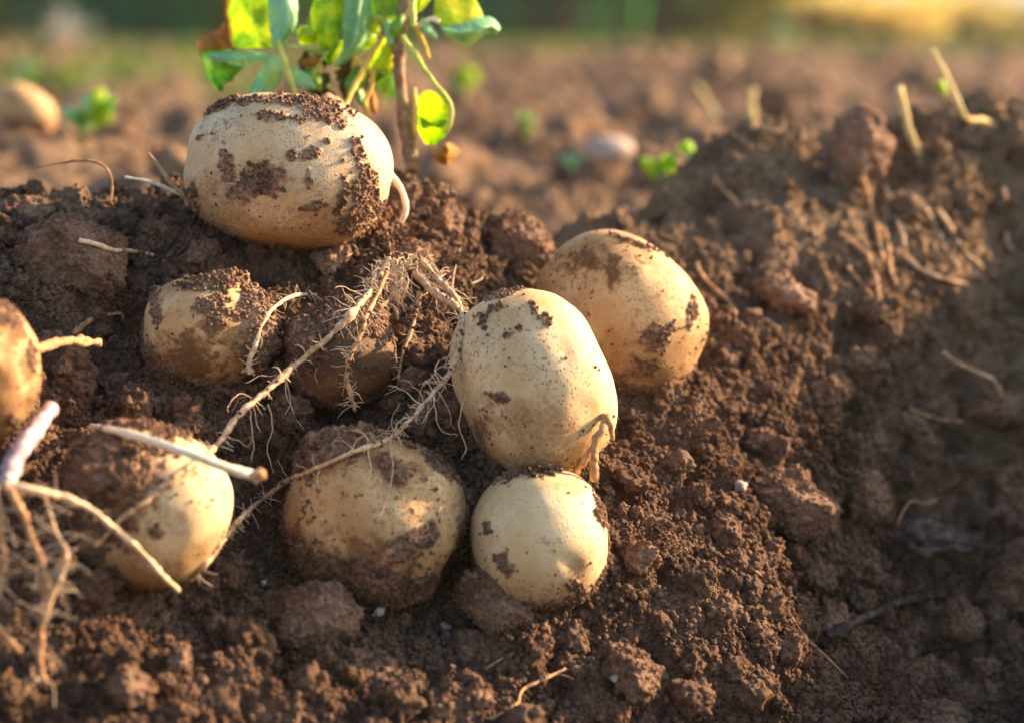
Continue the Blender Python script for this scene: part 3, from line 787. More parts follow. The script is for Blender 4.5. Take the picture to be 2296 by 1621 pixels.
def hairs(pile, C, n, lmin, lmax, seed, r=0.00020, droop=0.6, side=None):
    rg = np.random.default_rng(seed)
    T = np.gradient(C, axis=0); T /= np.linalg.norm(T, axis=1, keepdims=True) + 1e-12
    for k in range(n):
        i = rg.integers(2, len(C) - 1)
        a = np.cross(T[i], FWD); a /= np.linalg.norm(a) + 1e-9
        sgn = rg.choice((-1, 1)) if side is None else (side if rg.random() < 0.8 else -side)
        d = a * sgn * (0.5 + rg.random()) + T[i] * rg.normal() * 0.6 - FWD * (0.25 * rg.random()) + rg.normal(size=3) * 0.25
        d /= np.linalg.norm(d)
        L = lmin * (lmax / lmin) ** (rg.random() ** 1.4)
        m = max(5, int(L / 0.0016)); step = L / m
        pts = [C[i]]; v = d
        for q in range(m):
            v = v + np.array((0, 0, -1)) * droop * step / 0.010 * (0.3 + rg.random()) + rg.normal(size=3) * 0.22
            v /= np.linalg.norm(v); pts.append(pts[-1] + v * step)
        pts = np.array(pts)
        rr = np.linspace(r * 1.25, r * 0.6, len(pts)) * (0.75 + 0.6 * rg.random())
        V, f = tube_np(pts, rr, 5); pile.add(V, f)

def one_tube(name, pts, w0, w1, mat, label=None, cat=None, group=None, parent=None, rough=0.25, swell=0.25, seed=1, lift=0.0008, wig=1.5, clamp=True, knob=0, seg=10, n=None):
    C = path3(pts, lift, wig=wig, seed=seed, clamp=clamp, n=n)
    r = radii(len(C), w0, w1, swell, seed)
    if knob: r[-4:] *= knob
    V, f = tube_np(C, r, seg, seed, rough)
    pl = Pile(); pl.add(V, f)
    o = pl.build(name, mat, origin=None if parent is not None else C[0], parent=parent)
    if label: tag(o, label, cat, group)
    return o, C

# main root cluster hanging over the pile
RC = empty('root_cluster', at(870, 590, 1.235))
tag(RC, 'hairy pale roots spreading from the mound top down across the middle potatoes', 'roots')
hp = Pile()
o, c1 = one_tube('root', [(872, 580, 1.24), (862, 605, 1.232), (838, 645, 1.222), (795, 695, 1.21), (740, 752, 1.196), (660, 820, 1.180), (592, 880, 1.166), (532, 932, 1.152), (498, 985, 1.138), (455, 1025, 1.122), (400, 1062, 1.09), (330, 1120), (270, 1165), (215, 1225)],
                 8, 5, M_ROOT, parent=RC, rough=0.45, swell=0.35, seed=3, lift=0.0022)
hairs(hp, c1[:150], 70, 0.002, 0.010, 1, 0.0003); hairs(hp, c1[20:130], 16, 0.015, 0.030, 2)
o, c2 = one_tube('root', [(880, 585, 1.238), (915, 596, 1.236), (948, 590, 1.238), (985, 630, 1.235), (1020, 668, 1.222), (1036, 715, 1.198), (1028, 775, 1.178), (1008, 835, 1.170), (965, 888, 1.166), (905, 955, 1.156), (870, 985), (800, 1010), (720, 1045), (645, 1078), (590, 1118), (545, 1155, 1.130), (508, 1200, 1.118), (475, 1245, 1.112), (428, 1302, 1.108)],
                 6, 5.5, M_ROOT, parent=RC, rough=0.35, swell=0.3, seed=5, lift=0.0022)
hairs(hp, c2[30:120], 120, 0.004, 0.018, 3, 0.00020, droop=0.9); hairs(hp, c2[60:110], 16, 0.018, 0.036, 4, side=None); hairs(hp, c2[120:], 60, 0.004, 0.016, 5, 0.0002)
o, c3 = one_tube('root', [(868, 610, 1.228), (845, 665, 1.215), (822, 710, 1.206), (806, 755, 1.198), (784, 800, 1.188), (778, 850, 1.184), (788, 890, 1.184), (796, 920, 1.186)], 6, 5, M_DRY, parent=RC, rough=0.4, swell=0.35, seed=6)
hairs(hp, c3, 60, 0.004, 0.013, 6, 0.0002)
o, c4 = one_tube('root', [(940, 655, 1.235), (934, 700, 1.226), (920, 750, 1.218), (904, 790, 1.210), (897, 830, 1.206), (895, 875, 1.205)], 6, 3.5, M_DRY, parent=RC, rough=0.4, swell=0.3, seed=7)
hairs(hp, c4, 26, 0.004, 0.012, 7, 0.0002)
o, c5 = one_tube('root', [(935, 610, 1.238), (965, 650, 1.232), (1000, 672, 1.222), (1024, 690, 1.205)], 11, 8, M_ROOT, parent=RC, rough=0.35, seed=8)
hairs(hp, c1[:45], 55, 0.006, 0.022, 8, 0.0002); hairs(hp, c2[:40], 28, 0.006, 0.024, 9, 0.0002, droop=1.2)
rg = np.random.default_rng(14)
for k in range(34):     # tuft of fine roots at the junction
    x0, y0 = 875 + rg.normal() * 22, 600 + rg.normal() * 14
    pp = [(x0, y0, 1.236), (x0 + rg.normal() * 18, y0 + 35, 1.231), (x0 + rg.normal() * 34 + 8, y0 + 60 + 50 * rg.random(), 1.226)]
    C = path3(pp, wig=5, seed=300 + k); V, f = tube_np(C, np.linspace(0.00026, 0.00013, len(C)), 5); hp.add(V, f)
for pp in ([(868, 585), (850, 560), (800, 562), (775, 575)], [(875, 575), (870, 535), (862, 500)], [(905, 590), (895, 600), (935, 600)], [(940, 575), (965, 590), (1000, 640)], [(1010, 640), (985, 610), (960, 570), (958, 560)], [(1010, 660), (1020, 600), (1035, 555)],
           [(990, 640), (1040, 640), (1080, 625), (1082, 605)], [(940, 590), (920, 595), (840, 620)], [(800, 690), (760, 700), (748, 715)], [(770, 760, 1.2), (748, 700, 1.205), (690, 650)]):
    C = path3(pp, 0.001, wig=3, seed=len(hp.V)); V, f = tube_np(C, np.linspace(0.00038, 0.0002, len(C)), 5); hp.add(V, f)
for pp in ([(655, 815, 1.18), (640, 860, 1.182), (655, 920, 1.186), (678, 965, 1.19)], [(640, 850, 1.178), (650, 900, 1.184), (640, 930, 1.186)], [(600, 905, 1.166), (610, 960, 1.17), (600, 1010, 1.172), (615, 1060, 1.172)], [(1036, 900, 1.165), (1030, 960, 1.168), (1042, 1000, 1.17), (1035, 1030, 1.172)],
           [(870, 985), (878, 1040), (868, 1110), (850, 1165)], [(825, 1003), (830, 1040), (826, 1068)], [(800, 1010), (770, 985), (750, 960)], [(840, 1000), (810, 970), (770, 965)], [(720, 1045), (712, 1075), (716, 1100)]):
    C = path3(pp, 0.0008, wig=4, seed=len(hp.V)); V, f = tube_np(C, np.linspace(0.00034, 0.0002, len(C)), 5); hp.add(V, f)
o = hp.build('root_hairs', M_HAIR, parent=RC); tag(o, kind='stuff')
rg = np.random.default_rng(77); cc = []
for C_, m in ((c1, 210), (c2, 190), (c3, 90), (c4, 60), (c5, 60)):
    k = rg.integers(0, len(C_), m); cc.append(C_[k] + rg.normal(size=(m, 3)) * 0.0009)
cc = np.concatenate(cc); V, T = scatter(cc, 0.0003 * 3.2 ** (rg.random(len(cc)) ** 1.5), 2, 7777, 6, 0.3)
o = mesh_np('soil_crumbs', V, T, M_SOIL, parent=RC); tag(o, kind='stuff')

# short curved root on the half buried potato
SR = empty('curved_root', at(620, 690, 1.2)); tag(SR, 'short curved pale root lying beside the half buried potato', 'root')
hp = Pile()
o, c = one_tube('root', [(712, 660), (660, 662), (615, 688, 1.196), (588, 730, 1.186), (572, 775, 1.180), (557, 815, 1.180), (560, 838, 1.182)], 3.2, 6.5, M_HAIR, parent=SR, rough=0.35, seed=21)
hairs(hp, c, 40, 0.003, 0.009, 22, 0.0002); hairs(hp, c[:16], 8, 0.008, 0.02, 23, 0.00016)
o = hp.build('root_hairs', M_HAIR, parent=SR); tag(o, kind='stuff')

# white broken stem
ST_ = empty('broken_stem', at(205, 958, 1.09)); tag(ST_, 'smooth white broken stem lying over the lower left potato', 'stem')
one_tube('stem', [(205, 957), (260, 966, 1.083), (330, 985, 1.070), (400, 1008, 1.062), (470, 1035, 1.060), (530, 1055, 1.062), (572, 1066, 1.066)], 7, 11, M_PALE, parent=ST_, rough=0.10, swell=0.08, seed=25, lift=0.002, seg=14)
one_tube('stem_tip', [(566, 1068, 1.0655), (578, 1064, 1.0655), (590, 1058, 1.066)], 15, 12, M_DRY, parent=ST_, rough=0.25, swell=0.1, seed=26, wig=0, clamp=False, n=6, seg=14)

# uprooted plant base bottom left
UP_ = empty('uprooted_stalk', at(20, 1085, 1.03)); tag(UP_, 'purplish thick stalk with stringy roots at the lower left edge', 'plant')
hp = Pile()
one_tube('stalk', [(115, 915, 1.08), (75, 968, 1.055), (38, 1025, 1.035), (12, 1085, 1.025)], 16, 20, M_PURP, parent=UP_, rough=0.22, swell=0.2, seed=28, clamp=False, seg=18)
o, c = one_tube('root', [(10, 1085, 1.022), (75, 1098, 1.024), (130, 1110, 1.030), (200, 1138, 1.036), (245, 1175, 1.044), (295, 1215, 1.052), (340, 1262, 1.062), (370, 1295, 1.07), (400, 1324, 1.078)], 7.5, 5, M_HAIR, parent=UP_, rough=0.4, seed=29, clamp=False)
hairs(hp, c[:45], 22, 0.003, 0.014, 29, 0.0002)
o, c = one_tube('root', [(15, 1090, 1.02), (45, 1140, 1.018), (75, 1215, 1.016), (98, 1280, 1.015), (103, 1350, 1.015), (92, 1410, 1.015), (90, 1480, 1.016), (100, 1530, 1.018)], 8, 5, M_DRY, parent=UP_, rough=0.45, seed=30, clamp=False)
hairs(hp, c, 50, 0.005, 0.02, 30, 0.0002)
o, c = one_tube('root', [(100, 1395, 1.014), (118, 1330, 1.014), (140, 1285, 1.015), (150, 1240, 1.018), (125, 1190, 1.02), (100, 1110, 1.022)], 6, 3, M_ROOT, parent=UP_, rough=0.45, seed=31, clamp=False)
hairs(hp, c, 40, 0.005, 0.022, 31, 0.0002)
o, c = one_tube('root', [(-30, 1380, 1.01), (10, 1420, 1.01), (45, 1460, 1.012)], 9, 6, M_DRY, parent=UP_, rough=0.4, seed=32, clamp=False)
o, c = one_tube('root', [(-10, 1090, 1.02), (0, 1180, 1.015), (10, 1260, 1.012), (-10, 1350, 1.01)], 7, 4, M_DRY, parent=UP_, rough=0.4, seed=33, clamp=False)
hairs(hp, c, 30, 0.006, 0.022, 33, 0.0002)
o = hp.build('root_hairs', M_HAIR, parent=UP_); tag(o, kind='stuff')

T_ = 'loose twigs and straws'
one_tube('root_stub', [(82, 784, 1.10), (125, 770, 1.125), (170, 765, 1.150), (224, 769, 1.165)], 10, 8, M_DRY, 'short blunt root stub pointing right from the cut off left potato', 'root', T_, rough=0.5, swell=0.4, seed=40, clamp=False, seg=14)
one_tube('twig', [(178, 540), (215, 548), (250, 560), (300, 563), (345, 572)], 6, 4, M_HAIR, 'pale twig across the large rounded clod', 'twig', T_, seed=41, lift=0.0016)
one_tube('twig', [(165, 748), (205, 718), (240, 706), (272, 704), (274, 722)], 8, 3, M_DRY, 'dirt covered root scrap left of the half buried potato', 'twig', T_, seed=42)
one_tube('twig', [(85, 373, 1.285), (130, 367, 1.285), (165, 361, 1.285), (205, 361, 1.285), (235, 374, 1.285), (250, 400, 1.285), (251, 430, 1.285), (246, 470, 1.285)], 2.6, 3.4, M_DRY, 'thin hooked brown root arching above the left crest', 'twig', T_, seed=43, clamp=False, rough=0.4)
one_tube('twig', [(280, 398, 1.285), (330, 408, 1.285), (375, 424, 1.285), (425, 450, 1.285)], 3.2, 4.5, M_PALE, 'thin pale straw pointing left beside the largest potato', 'straw', T_, seed=44, clamp=False)
one_tube('twig', [(333, 345, 1.28), (355, 372, 1.28), (380, 405, 1.28), (402, 430, 1.28), (425, 462, 1.28)], 4, 7.5, M_DRY, 'stout upright twig touching the left of the largest potato', 'twig', T_, seed=45, clamp=False, rough=0.35)
one_tube('stolon', [(868, 385, 1.30), (893, 415, 1.298), (908, 450, 1.296), (910, 478, 1.295), (898, 502, 1.296)], 9, 7, M_PALE, 'white curved stolon on the right of the largest potato', 'stolon', T_, seed=46, clamp=False, rough=0.15)
one_tube('stolon', [(725, 222, 1.305), (765, 240, 1.31), (800, 272, 1.312), (832, 312, 1.312), (852, 352, 1.31)], 15, 9, M_DRY, 'brown stolon running over the back of the largest potato', 'stolon', T_, seed=47, clamp=False, rough=0.25)
# withered stolon of the central potato, a part of it
c = path3([(1358, 930, 1.168), (1352, 958, 1.162), (1338, 985, 1.160), (1332, 1020, 1.161), (1330, 1048, 1.163), (1328, 1075, 1.165)], clamp=False, wig=3, seed=50)
V, f = tube_np(c, radii(len(c), 9, 8, 0.5, 50), 10, 50, 0.4)
pl = Pile(); pl.add(V, f)
c = path3([(1356, 932, 1.166), (1368, 948, 1.163), (1372, 970, 1.163), (1374, 985, 1.164)], clamp=False, wig=2, seed=51); V, f = tube_np(c, radii(len(c), 9, 6, 0.5, 51), 10, 51, 0.4); pl.add(V, f)
c = path3([(1340, 985, 1.161), (1318, 1020, 1.166), (1292, 1055, 1.174)], clamp=False, wig=2, seed=52); V, f = tube_np(c, radii(len(c), 8, 6, 0.5, 52), 10, 52, 0.4); pl.add(V, f)
pl.build('stolon', M_DRY, parent=P4)

one_tube('straw', [(2088, 112, 1.56), (2110, 150, 1.56), (2132, 195, 1.56), (2158, 250, 1.56), (2172, 270, 1.56), (2205, 272, 1.57), (2225, 285, 1.575)], 7, 11, M_STRAW, 'tall bent yellow straw on the right mound crest', 'straw', T_, seed=60, clamp=False)
one_tube('straw', [(2015, 195, 1.56), (2028, 250, 1.56), (2042, 305, 1.56), (2058, 340, 1.56), (2080, 380, 1.56)], 11, 9, M_STRAW, 'straight pale straw standing right of the upright clod', 'straw', T_, seed=61, clamp=False)
one_tube('straw', [(2115, 790, 1.42), (2150, 815, 1.42), (2188, 832, 1.425), (2222, 848, 1.425), (2238, 870, 1.43), (2250, 900, 1.435)], 4.5, 5.5, M_ROOT, 'bent pale straw rising from the flat clod at the right edge', 'straw', T_, seed=62, clamp=False)
one_tube('root', [(1932, 400), (1948, 450), (1962, 500), (1972, 545), (1978, 585)], 11, 8, M_DRY, 'soil coated root hanging below the upright clod', 'root', T_, seed=63, lift=0.003)
one_tube('root', [(1885, 525), (1915, 548), (1942, 570), (1958, 605), (1968, 650), (1980, 700), (1998, 765)], 8, 5, M_DRY, 'long root trailing down the right mound face', 'root', T_, seed=64, lift=0.003)
BR = empty('root_cluster', at(1990, 430, 1.5)); tag(BR, 'soil coated fibrous roots hanging down the face of the right mound', 'roots')
for k, pp in enumerate(([(1985, 420), (2000, 470), (2022, 520), (2030, 575)], [(2020, 430), (2050, 490), (2070, 545), (2085, 600)], [(2060, 450), (2095, 510), (2120, 560), (2150, 600)], [(1960, 480), (1985, 530), (1995, 600), (2010, 640)],
        [(2100, 470), (2140, 530), (2165, 570), (2200, 600)], [(1900, 600), (1935, 640), (1965, 690)], [(2250, 420), (2262, 470), (2258, 520), (2270, 560)], [(1600, 400), (1625, 430), (1660, 470)], [(2010, 560), (2060, 600), (2110, 625), (2170, 640)], [(1560, 590), (1590, 640), (1640, 690), (1655, 740)])):
    one_tube('root', pp, 8 - 0.3 * k, 4.5, M_DRY if k % 2 else M_ROOT, parent=BR, rough=0.5, swell=0.5, seed=400 + k, lift=0.0028, wig=5)
one_tube('twig', [(1660, 1255), (1715, 1300), (1765, 1365), (1800, 1420), (1850, 1470), (1900, 1520)], 3, 3, M_DRY, 'long thin brown stalk lying down the side of the hollow', 'twig', T_, seed=65, lift=0.003)
one_tube('twig', [(1856, 1425), (1905, 1402), (1960, 1375), (2020, 1352), (2075, 1340), (2120, 1336)], 13, 9, M_LITTER, 'dark blackened stick in the bottom of the hollow', 'stick', T_, seed=66, lift=0.003, rough=0.35)
one_tube('twig', [(2195, 1455), (2225, 1490), (2250, 1530), (2262, 1575)], 11, 8, M_LITTER, 'second dark stick at the lower right corner of the hollow', 'stick', T_, seed=73, lift=0.003, rough=0.35)
one_tube('twig', [(2040, 915), (2075, 930), (2110, 940), (2160, 945)], 3.5, 4, M_DRY, 'short brown twig left of the flat clod at the right edge', 'twig', T_, seed=67, lift=0.002)
one_tube('twig', [(2010, 1180, None), (2040, 1125), (2070, 1128), (2100, 1120)], 4, 3, M_DRY, 'crooked small twig in the hollow beside the shaded clod', 'twig', T_, seed=68, lift=0.002)
SP = empty('sprig', at(1200, 1530, 1.1)); tag(SP, 'forked reddish brown sprig on the soil at the bottom centre', 'twig')
one_tube('stem', [(1268, 1500), (1235, 1515), (1200, 1530), (1170, 1548), (1160, 1580), (1148, 1608)], 4.5, 3.2, M_DRY, parent=SP, seed=69, lift=0.004)
one_tube('side_shoot', [(1240, 1512), (1262, 1512), (1285, 1520)], 2, 1.2, M_DRY, parent=SP, seed=70, lift=0.004)
one_tube('side_shoot', [(1100, 1612), (1140, 1590), (1165, 1572)], 3, 2, M_DRY, parent=SP, seed=71, lift=0.004)
one_tube('twig', [(1090, 1500), (1120, 1480), (1150, 1465)], 2.5, 2, M_DRY, 'tiny root scrap above the forked sprig', 'twig', T_, seed=72, lift=0.003)

# dark leaf litter in the hollow
def patch(name, rows, mat, parent=None, nu=14, nv=20, edge=None, thick=0.0004, wob=0.0012, seed=0, origin=None, ragged=0.0):
    """leaf sheet through stations rows[k] = (left, middle, right) given as (px,py,d)"""
    L = catmull([at(*r[0]) for r in rows], nv); M = catmull([at(*r[1]) for r in rows], nv); Rr = catmull([at(*r[2]) for r in rows], nv)
    u = np.linspace(-1, 1, nu)
    rg = np.random.default_rng(seed)
    V = np.zeros((nv, nu, 3)); E = np.zeros((nv, nu))
    jag = ragged * np.stack([vnoise(np.stack([np.arange(nv) * 0.5, np.full(nv, 7.0 * s), np.zeros(nv)], -1), 1.0, seed) for s in (1, 2)])
    for j, uu in enumerate(u):
        side = L if uu < 0 else Rr
        k = abs(uu) ** 0.9
        sc = 1 + (jag[0] if uu < 0 else jag[1]) * k
        V[:, j] = M + (side - M) * (k * sc)[:, None] + 0
        E[:, j] = k
    W = V.reshape(-1, 3)
    W = W + FWD * (wob * fbm(W, 0.012, 3, seed))[:, None]
    # midrib and side veins pressed in
    tt = np.linspace(0, 1, nv)[:, None]; uu = np.abs(u)[None, :]
    vein = np.exp(-(uu / 0.06) ** 2) + 0.5 * np.exp(-((np.mod(tt * 6 + uu * 1.2, 1.0) - 0.5) / 0.10) ** 2) * (uu < 0.9)
    W = W + FWD * (0.0005 * vein.ravel())[:, None]
    i = np.arange(nv * nu).reshape(nv, nu)
    Q = np.stack([i[:-1, :-1], i[:-1, 1:], i[1:, 1:], i[1:, :-1]], -1).reshape(-1, 4)
    e = np.zeros(nv * nu)
    if edge:
        n = fbm(W, 0.010, 3, seed + 3)
        et = edge(np.repeat(np.linspace(0, 1, nv), nu), np.tile(u, nv))
        e = sstep(0.35, 0.65, et + 0.25 * n)
    # thickness
    nrm = np.zeros_like(W)
    W2 = np.concatenate([W, W + FWD * thick]); Q2 = np.concatenate([Q, (Q + len(W))[:, ::-1]])
    b = np.concatenate([i[0, :], i[1:, -1], i[-1, -2::-1], i[-2:0:-1, 0]]); b2 = np.roll(b, -1)
    side = np.stack([b, b + len(W), b2 + len(W), b2], -1)
    o = mesh_np(name, W2, np.concatenate([Q2, side]), mat, parent=parent, origin=origin if origin is not None else (None if parent is not None else W.mean(0)), attrs={'edge': np.tile(e, 2)})
    return o

o = patch('dead_leaf', [((2010, 1190, 1.352), (2005, 1203, 1.350), (2000, 1215, 1.347)), ((2060, 1160, 1.352), (2055, 1195, 1.345), (2045, 1228, 1.340)), ((2130, 1165, 1.355), (2125, 1205, 1.346), (2115, 1245, 1.340)), ((2200, 1185, 1.36), (2205, 1212, 1.354), (2205, 1240, 1.349))], M_LITTER, seed=80, wob=0.009, ragged=0.5)
tag(o, 'dark rotting leaf lying in the shaded hollow', 'leaf')

# ------------------------------------------------------------------ potato plant behind the largest potato
PL = empty('potato_plant', at(920, 365, 1.345))
tag(PL, 'leafy potato plant with brown stem and sunlit yellow green leaves growing behind the largest potato', 'plant')
D = 1.355
def leaf(rows, mat, seed, edge=None, wob=0.0015, name='leaf', ragged=0.12):
    rr = [tuple((q[0], q[1], D + (q[2] if len(q) > 2 else 0.0)) for q in r) for r in rows]
    return patch(name, rr, mat, parent=PL, seed=seed, wob=wob, edge=edge, ragged=ragged, nu=18, nv=26)
def st(pts, w0, w1, mat, seed, name='stem', rough=0.2):
    return one_tube(name, [(q[0], q[1], D + (q[2] if len(q) > 2 else 0)) for q in pts], w0, w1, mat, parent=PL, rough=rough, seed=seed, clamp=False, seg=12)
st([(918, -70, .01), (910, 0), (898, 60), (893, 120), (898, 190), (908, 260), (916, 320), (926, 380, -.008)], 15, 17, M_STEM, 90, rough=0.22)
st([(940, -60, -.002), (926, 10, -.006), (925, 60, -.008)], 9, 8, M_GSTEM, 91)
st([(902, 82, -.012), (925, 115, -.016), (955, 160, -.02), (985, 202, -.02), (1008, 235, -.018), (1010, 270, -.016), (1000, 300, -.012)], 8, 6, M_GSTEM, 92, name='petiole')
st([(928, 200, -.012), (931, 250, -.014), (930, 300, -.014)], 6, 5, M_YSTEM, 93, name='petiole')
st([(772, 250, -.02), (790, 205, -.012), (812, 160, -.008), (838, 115, -.004), (858, 80)], 8, 5, M_YSTEM, 94, name='petiole')
st([(826, 262, -.004), (818, 230), (832, 195), (836, 150)], 7, 5, M_YSTEM, 95, name='petiole')
st([(622, 92, -.014), (634, 130, -.016), (648, 170, -.014), (664, 222, -.01)], 8, 6, M_LEAF_B, 96, name='petiole') if False else st([(622, 92, -.014), (634, 130, -.016), (648, 170, -.014), (664, 222, -.01)], 8, 6, M_GSTEM, 96, name='petiole')
st([(640, 105, -.006), (680, 108), (720, 118, .004), (770, 80, .006), (830, 40, .006), (890, 60)], 6, 7, M_GSTEM, 97, name='petiole')
st([(690, 190), (710, 150), (735, 115)], 5, 4, M_GSTEM, 98, name='petiole')
st([(960, 130, -.004), (950, 95), (930, 60)], 6, 6, M_YSTEM, 99, name='petiole')
st([(935, 60), (965, 45, -.004), (985, 50, -.006)], 8, 7, M_PALE, 100, name='petiole')
st([(820, 200), (850, 120, .01), (890, 60, .01)], 8, 9, M_STEM, 101)
# leaves: stations run from base to tip
leaf([((600, 108), (605, 108, -.004), (612, 108)), ((512, 108, .01), (575, 85, .004), (612, 100, -.002)), ((505, 40, .014), (560, 35, .008), (625, 50, .004)), ((500, -30, .018), (560, -30, .012), (640, -20, .01)), ((540, -90, .02), (570, -95, .016), (600, -90, .014))], M_LEAF_Y, 110,
     edge=lambda t, u: 1.3 * np.clip(-u - 0.62, 0, 1) * 3 * (t < 0.8))
leaf([((612, 105, -.006), (622, 110, -.008), (632, 108, -.006)), ((604, 60, -.004), (640, 65, -.010), (662, 60, .004)), ((602, 0, 0), (640, 0, -.006), (668, 10, .008)), ((610, -60, .004), (635, -60, 0), (660, -60, .01))], M_LEAF_B, 111)
leaf([((605, 122, -.004), (608, 126, -.006), (606, 132, -.004)), ((540, 112, .006), (545, 128, -.006), (548, 150, -.004)), ((490, 118, .006), (492, 128, 0), (505, 142, 0)), ((462, 122, .008), (460, 126, .004), (462, 132, .004))], M_LEAF_B, 112)
leaf([((560, 128, .006), (555, 140, 0), (552, 150, .004)), ((500, 108, .012), (505, 130, .0), (540, 160, .004)), ((455, 112, .016), (470, 150, .004), (520, 178, .006)), ((462, 160, .014), (480, 182, .006), (505, 195, .006)), ((482, 200, .01), (490, 207, .008), (498, 207, .008))], M_LEAF_G, 113)
leaf([((505, 50, .012), (508, 80, .010), (512, 112, .010)), ((480, 70, .02), (482, 92, .012), (488, 112, .012)), ((448, 82, .022), (452, 98, .014), (455, 118, .012)), ((440, 105, .02), (444, 115, .016), (448, 128, .014))], M_LEAF_T, 114, ragged=0.3)
leaf([((598, 128, -.004), (612, 126, -.008), (626, 128, -.004)), ((580, 165, -.002), (603, 160, -.010), (632, 165, -.002)), ((560, 200, .0), (585, 200, -.008), (615, 205, 0)), ((555, 240, .004), (572, 240, -.004), (592, 240, .004))], M_LEAF_B, 115)
# drooping central leaf
leaf([((742, -60, .004), (770, -60, -.004), (800, -60, .006)), ((702, 0, .004), (750, 0, -.006), (802, 0, .008)), ((698, 60, .004), (735, 60, -.008), (785, 60, .008)), ((716, 110, .006), (738, 108, -.004), (770, 105, .008)), ((738, 148, .008), (742, 148, .004), (748, 144, .008))], M_LEAF_Y, 116)
leaf([((778, -60, -.004), (802, -60, -.010), (822, -60, .004)), ((770, 0, -.002), (805, 0, -.012), (832, 0, .006)), ((768, 70, -.002), (800, 70, -.012), (830, 75, .006)), ((765, 120, .002), (785, 120, -.008), (812, 110, .006)), ((748, 152, .006), (758, 150, .002), (770, 145, .006))], M_LEAF_B, 117)
leaf([((705, 70, .004), (712, 75, 0), (716, 84, .004)), ((680, 58, .006), (690, 80, -.002), (700, 102, .004)), ((665, 70, .008), (668, 85, .002), (672, 100, .004))], M_LEAF_Y, 118)
leaf([((870, 78, .004), (880, 80, -.002), (888, 90, .004)), ((838, 110, .008), (865, 118, -.002), (890, 130, .006)), ((812, 150, .01), (840, 158, .0), (885, 165, .008)), ((800, 182, .012), (810, 188, .008), (830, 190, .01))], M_LEAF_Y, 119)
leaf([((838, 160, .008), (850, 150, 0), (868, 148, .004)), ((820, 175, .01), (840, 172, .002), (870, 168, .006)), ((805, 192, .012), (815, 195, .008), (835, 190, .01))], M_LEAF_G, 120)
leaf([((858, 50, -.006), (868, 48, -.01), (880, 50, -.006)), ((862, 75, -.006), (872, 75, -.010), (884, 78, -.006)), ((868, 100, -.006), (876, 100, -.008), (882, 100, -.006))], M_PALE if False else M_LEAF_B, 121)
# behind: dark withered foliage and greenery between the stems
leaf([((668, 120, .02), (690, 110, .016), (720, 118, .02)), ((668, 165, .02), (700, 160, .012), (738, 150, .02)), ((690, 200, .02), (715, 205, .014), (745, 200, .02)), ((715, 235, .02), (730, 240, .016), (745, 235, .02))], M_LEAF_D, 122, ragged=0.6, wob=0.006)
leaf([((760, 110, .02), (790, 120, .012), (815, 125, .02)), ((755, 160, .02), (785, 165, .012), (812, 170, .02)), ((770, 215, .02), (790, 215, .016), (815, 212, .02))], M_LEAF_D, 123, ragged=0.6, wob=0.006)
def leaflet(x, y, dx, dy, w, mat, seed, dd=0.006, curl=0.006):
    L = math.hypot(dx, dy); nx, ny = -dy / L * w, dx / L * w; rows = []
    for t, k in ((0, .15), (.2, .75), (.45, 1.0), (.7, .8), (.88, .42), (1.0, .06)):
        q = (x + dx * t, y + dy * t + 6 * math.sin(t * 3.1), dd - curl * math.sin(t * 3.1))
        rows.append(((q[0] - nx * k, q[1] - ny * k, q[2] + curl * 0.6 * k), q, (q[0] + nx * k, q[1] + ny * k, q[2] + curl * 0.3 * k)))
    leaf(rows, mat, seed, ragged=0.2)
for k, (x, y, dx, dy, w, mt) in enumerate(((650, 150, 60, 50, 17, M_LEAF_B), (690, 140, 30, 66, 15, M_LEAF_G), (735, 165, -30, 52, 15, M_LEAF_G), (800, 150, -22, 60, 14, M_LEAF_G), (765, 175, 20, 55, 12, M_LEAF_D), (845, 60, -45, 50, 18, M_LEAF_Y), (905, 30, -34, 60, 16, M_LEAF_G),
        (820, 20, 30, 60, 16, M_LEAF_Y), (890, 110, -40, 30, 13, M_LEAF_G), (945, 40, 36, 48, 11, M_LEAF_B), (930, 110, 20, 40, 8, M_LEAF_T), (690, 40, 40, 46, 15, M_LEAF_G), (720, 130, -50, 10, 12, M_LEAF_T), (835, 200, 6, 60, 9, M_LEAF_T), (800, 190, 24, 58, 10, M_LEAF_B))):
    leaflet(x, y, dx, dy, w, mt, 160 + k, dd=0.012 * (k % 3) - 0.004)
leaf([((830, -50, .012), (855, -50, .006), (890, -50, .012)), ((825, 10, .014), (862, 15, .004), (892, 15, .012)), ((835, 55, .014), (862, 60, .006), (885, 55, .012))], M_LEAF_G, 124)
leaf([((905, -50, .012), (950, -50, .006), (985, -50, .012)), ((900, -10, .014), (940, 5, .006), (965, 0, .012)), ((905, 20, .014), (925, 32, .008), (945, 25, .012))], M_LEAF_Y, 125)
# right hand leaf
leaf([((972, 40, -.004), (980, 46, -.006), (985, 56, -.004)), ((975, 0, .004), (1005, 30, -.004), (1012, 58, -.006)), ((1000, -30, .008), (1040, 20, .002), (1048, 60, -.006)), ((1050, -25, .01), (1068, 15, .004), (1078, 50, -.002)), ((1072, 10, .01), (1080, 25, .006), (1085, 42, .004))], M_LEAF_Y, 126)
leaf([((985, 58, -.006), (990, 68, -.010), (1000, 80, -.006)), ((1030, 55, -.006), (1035, 75, -.012), (1030, 98, -.004)), ((1075, 38, -.002), (1075, 65, -.010), (1055, 100, -.002)), ((1105, 40, .002), (1100, 58, -.006), (1092, 78, 0)), ((1122, 62, .004), (1120, 70, 0), (1115, 76, .004))], M_LEAF_B, 127)
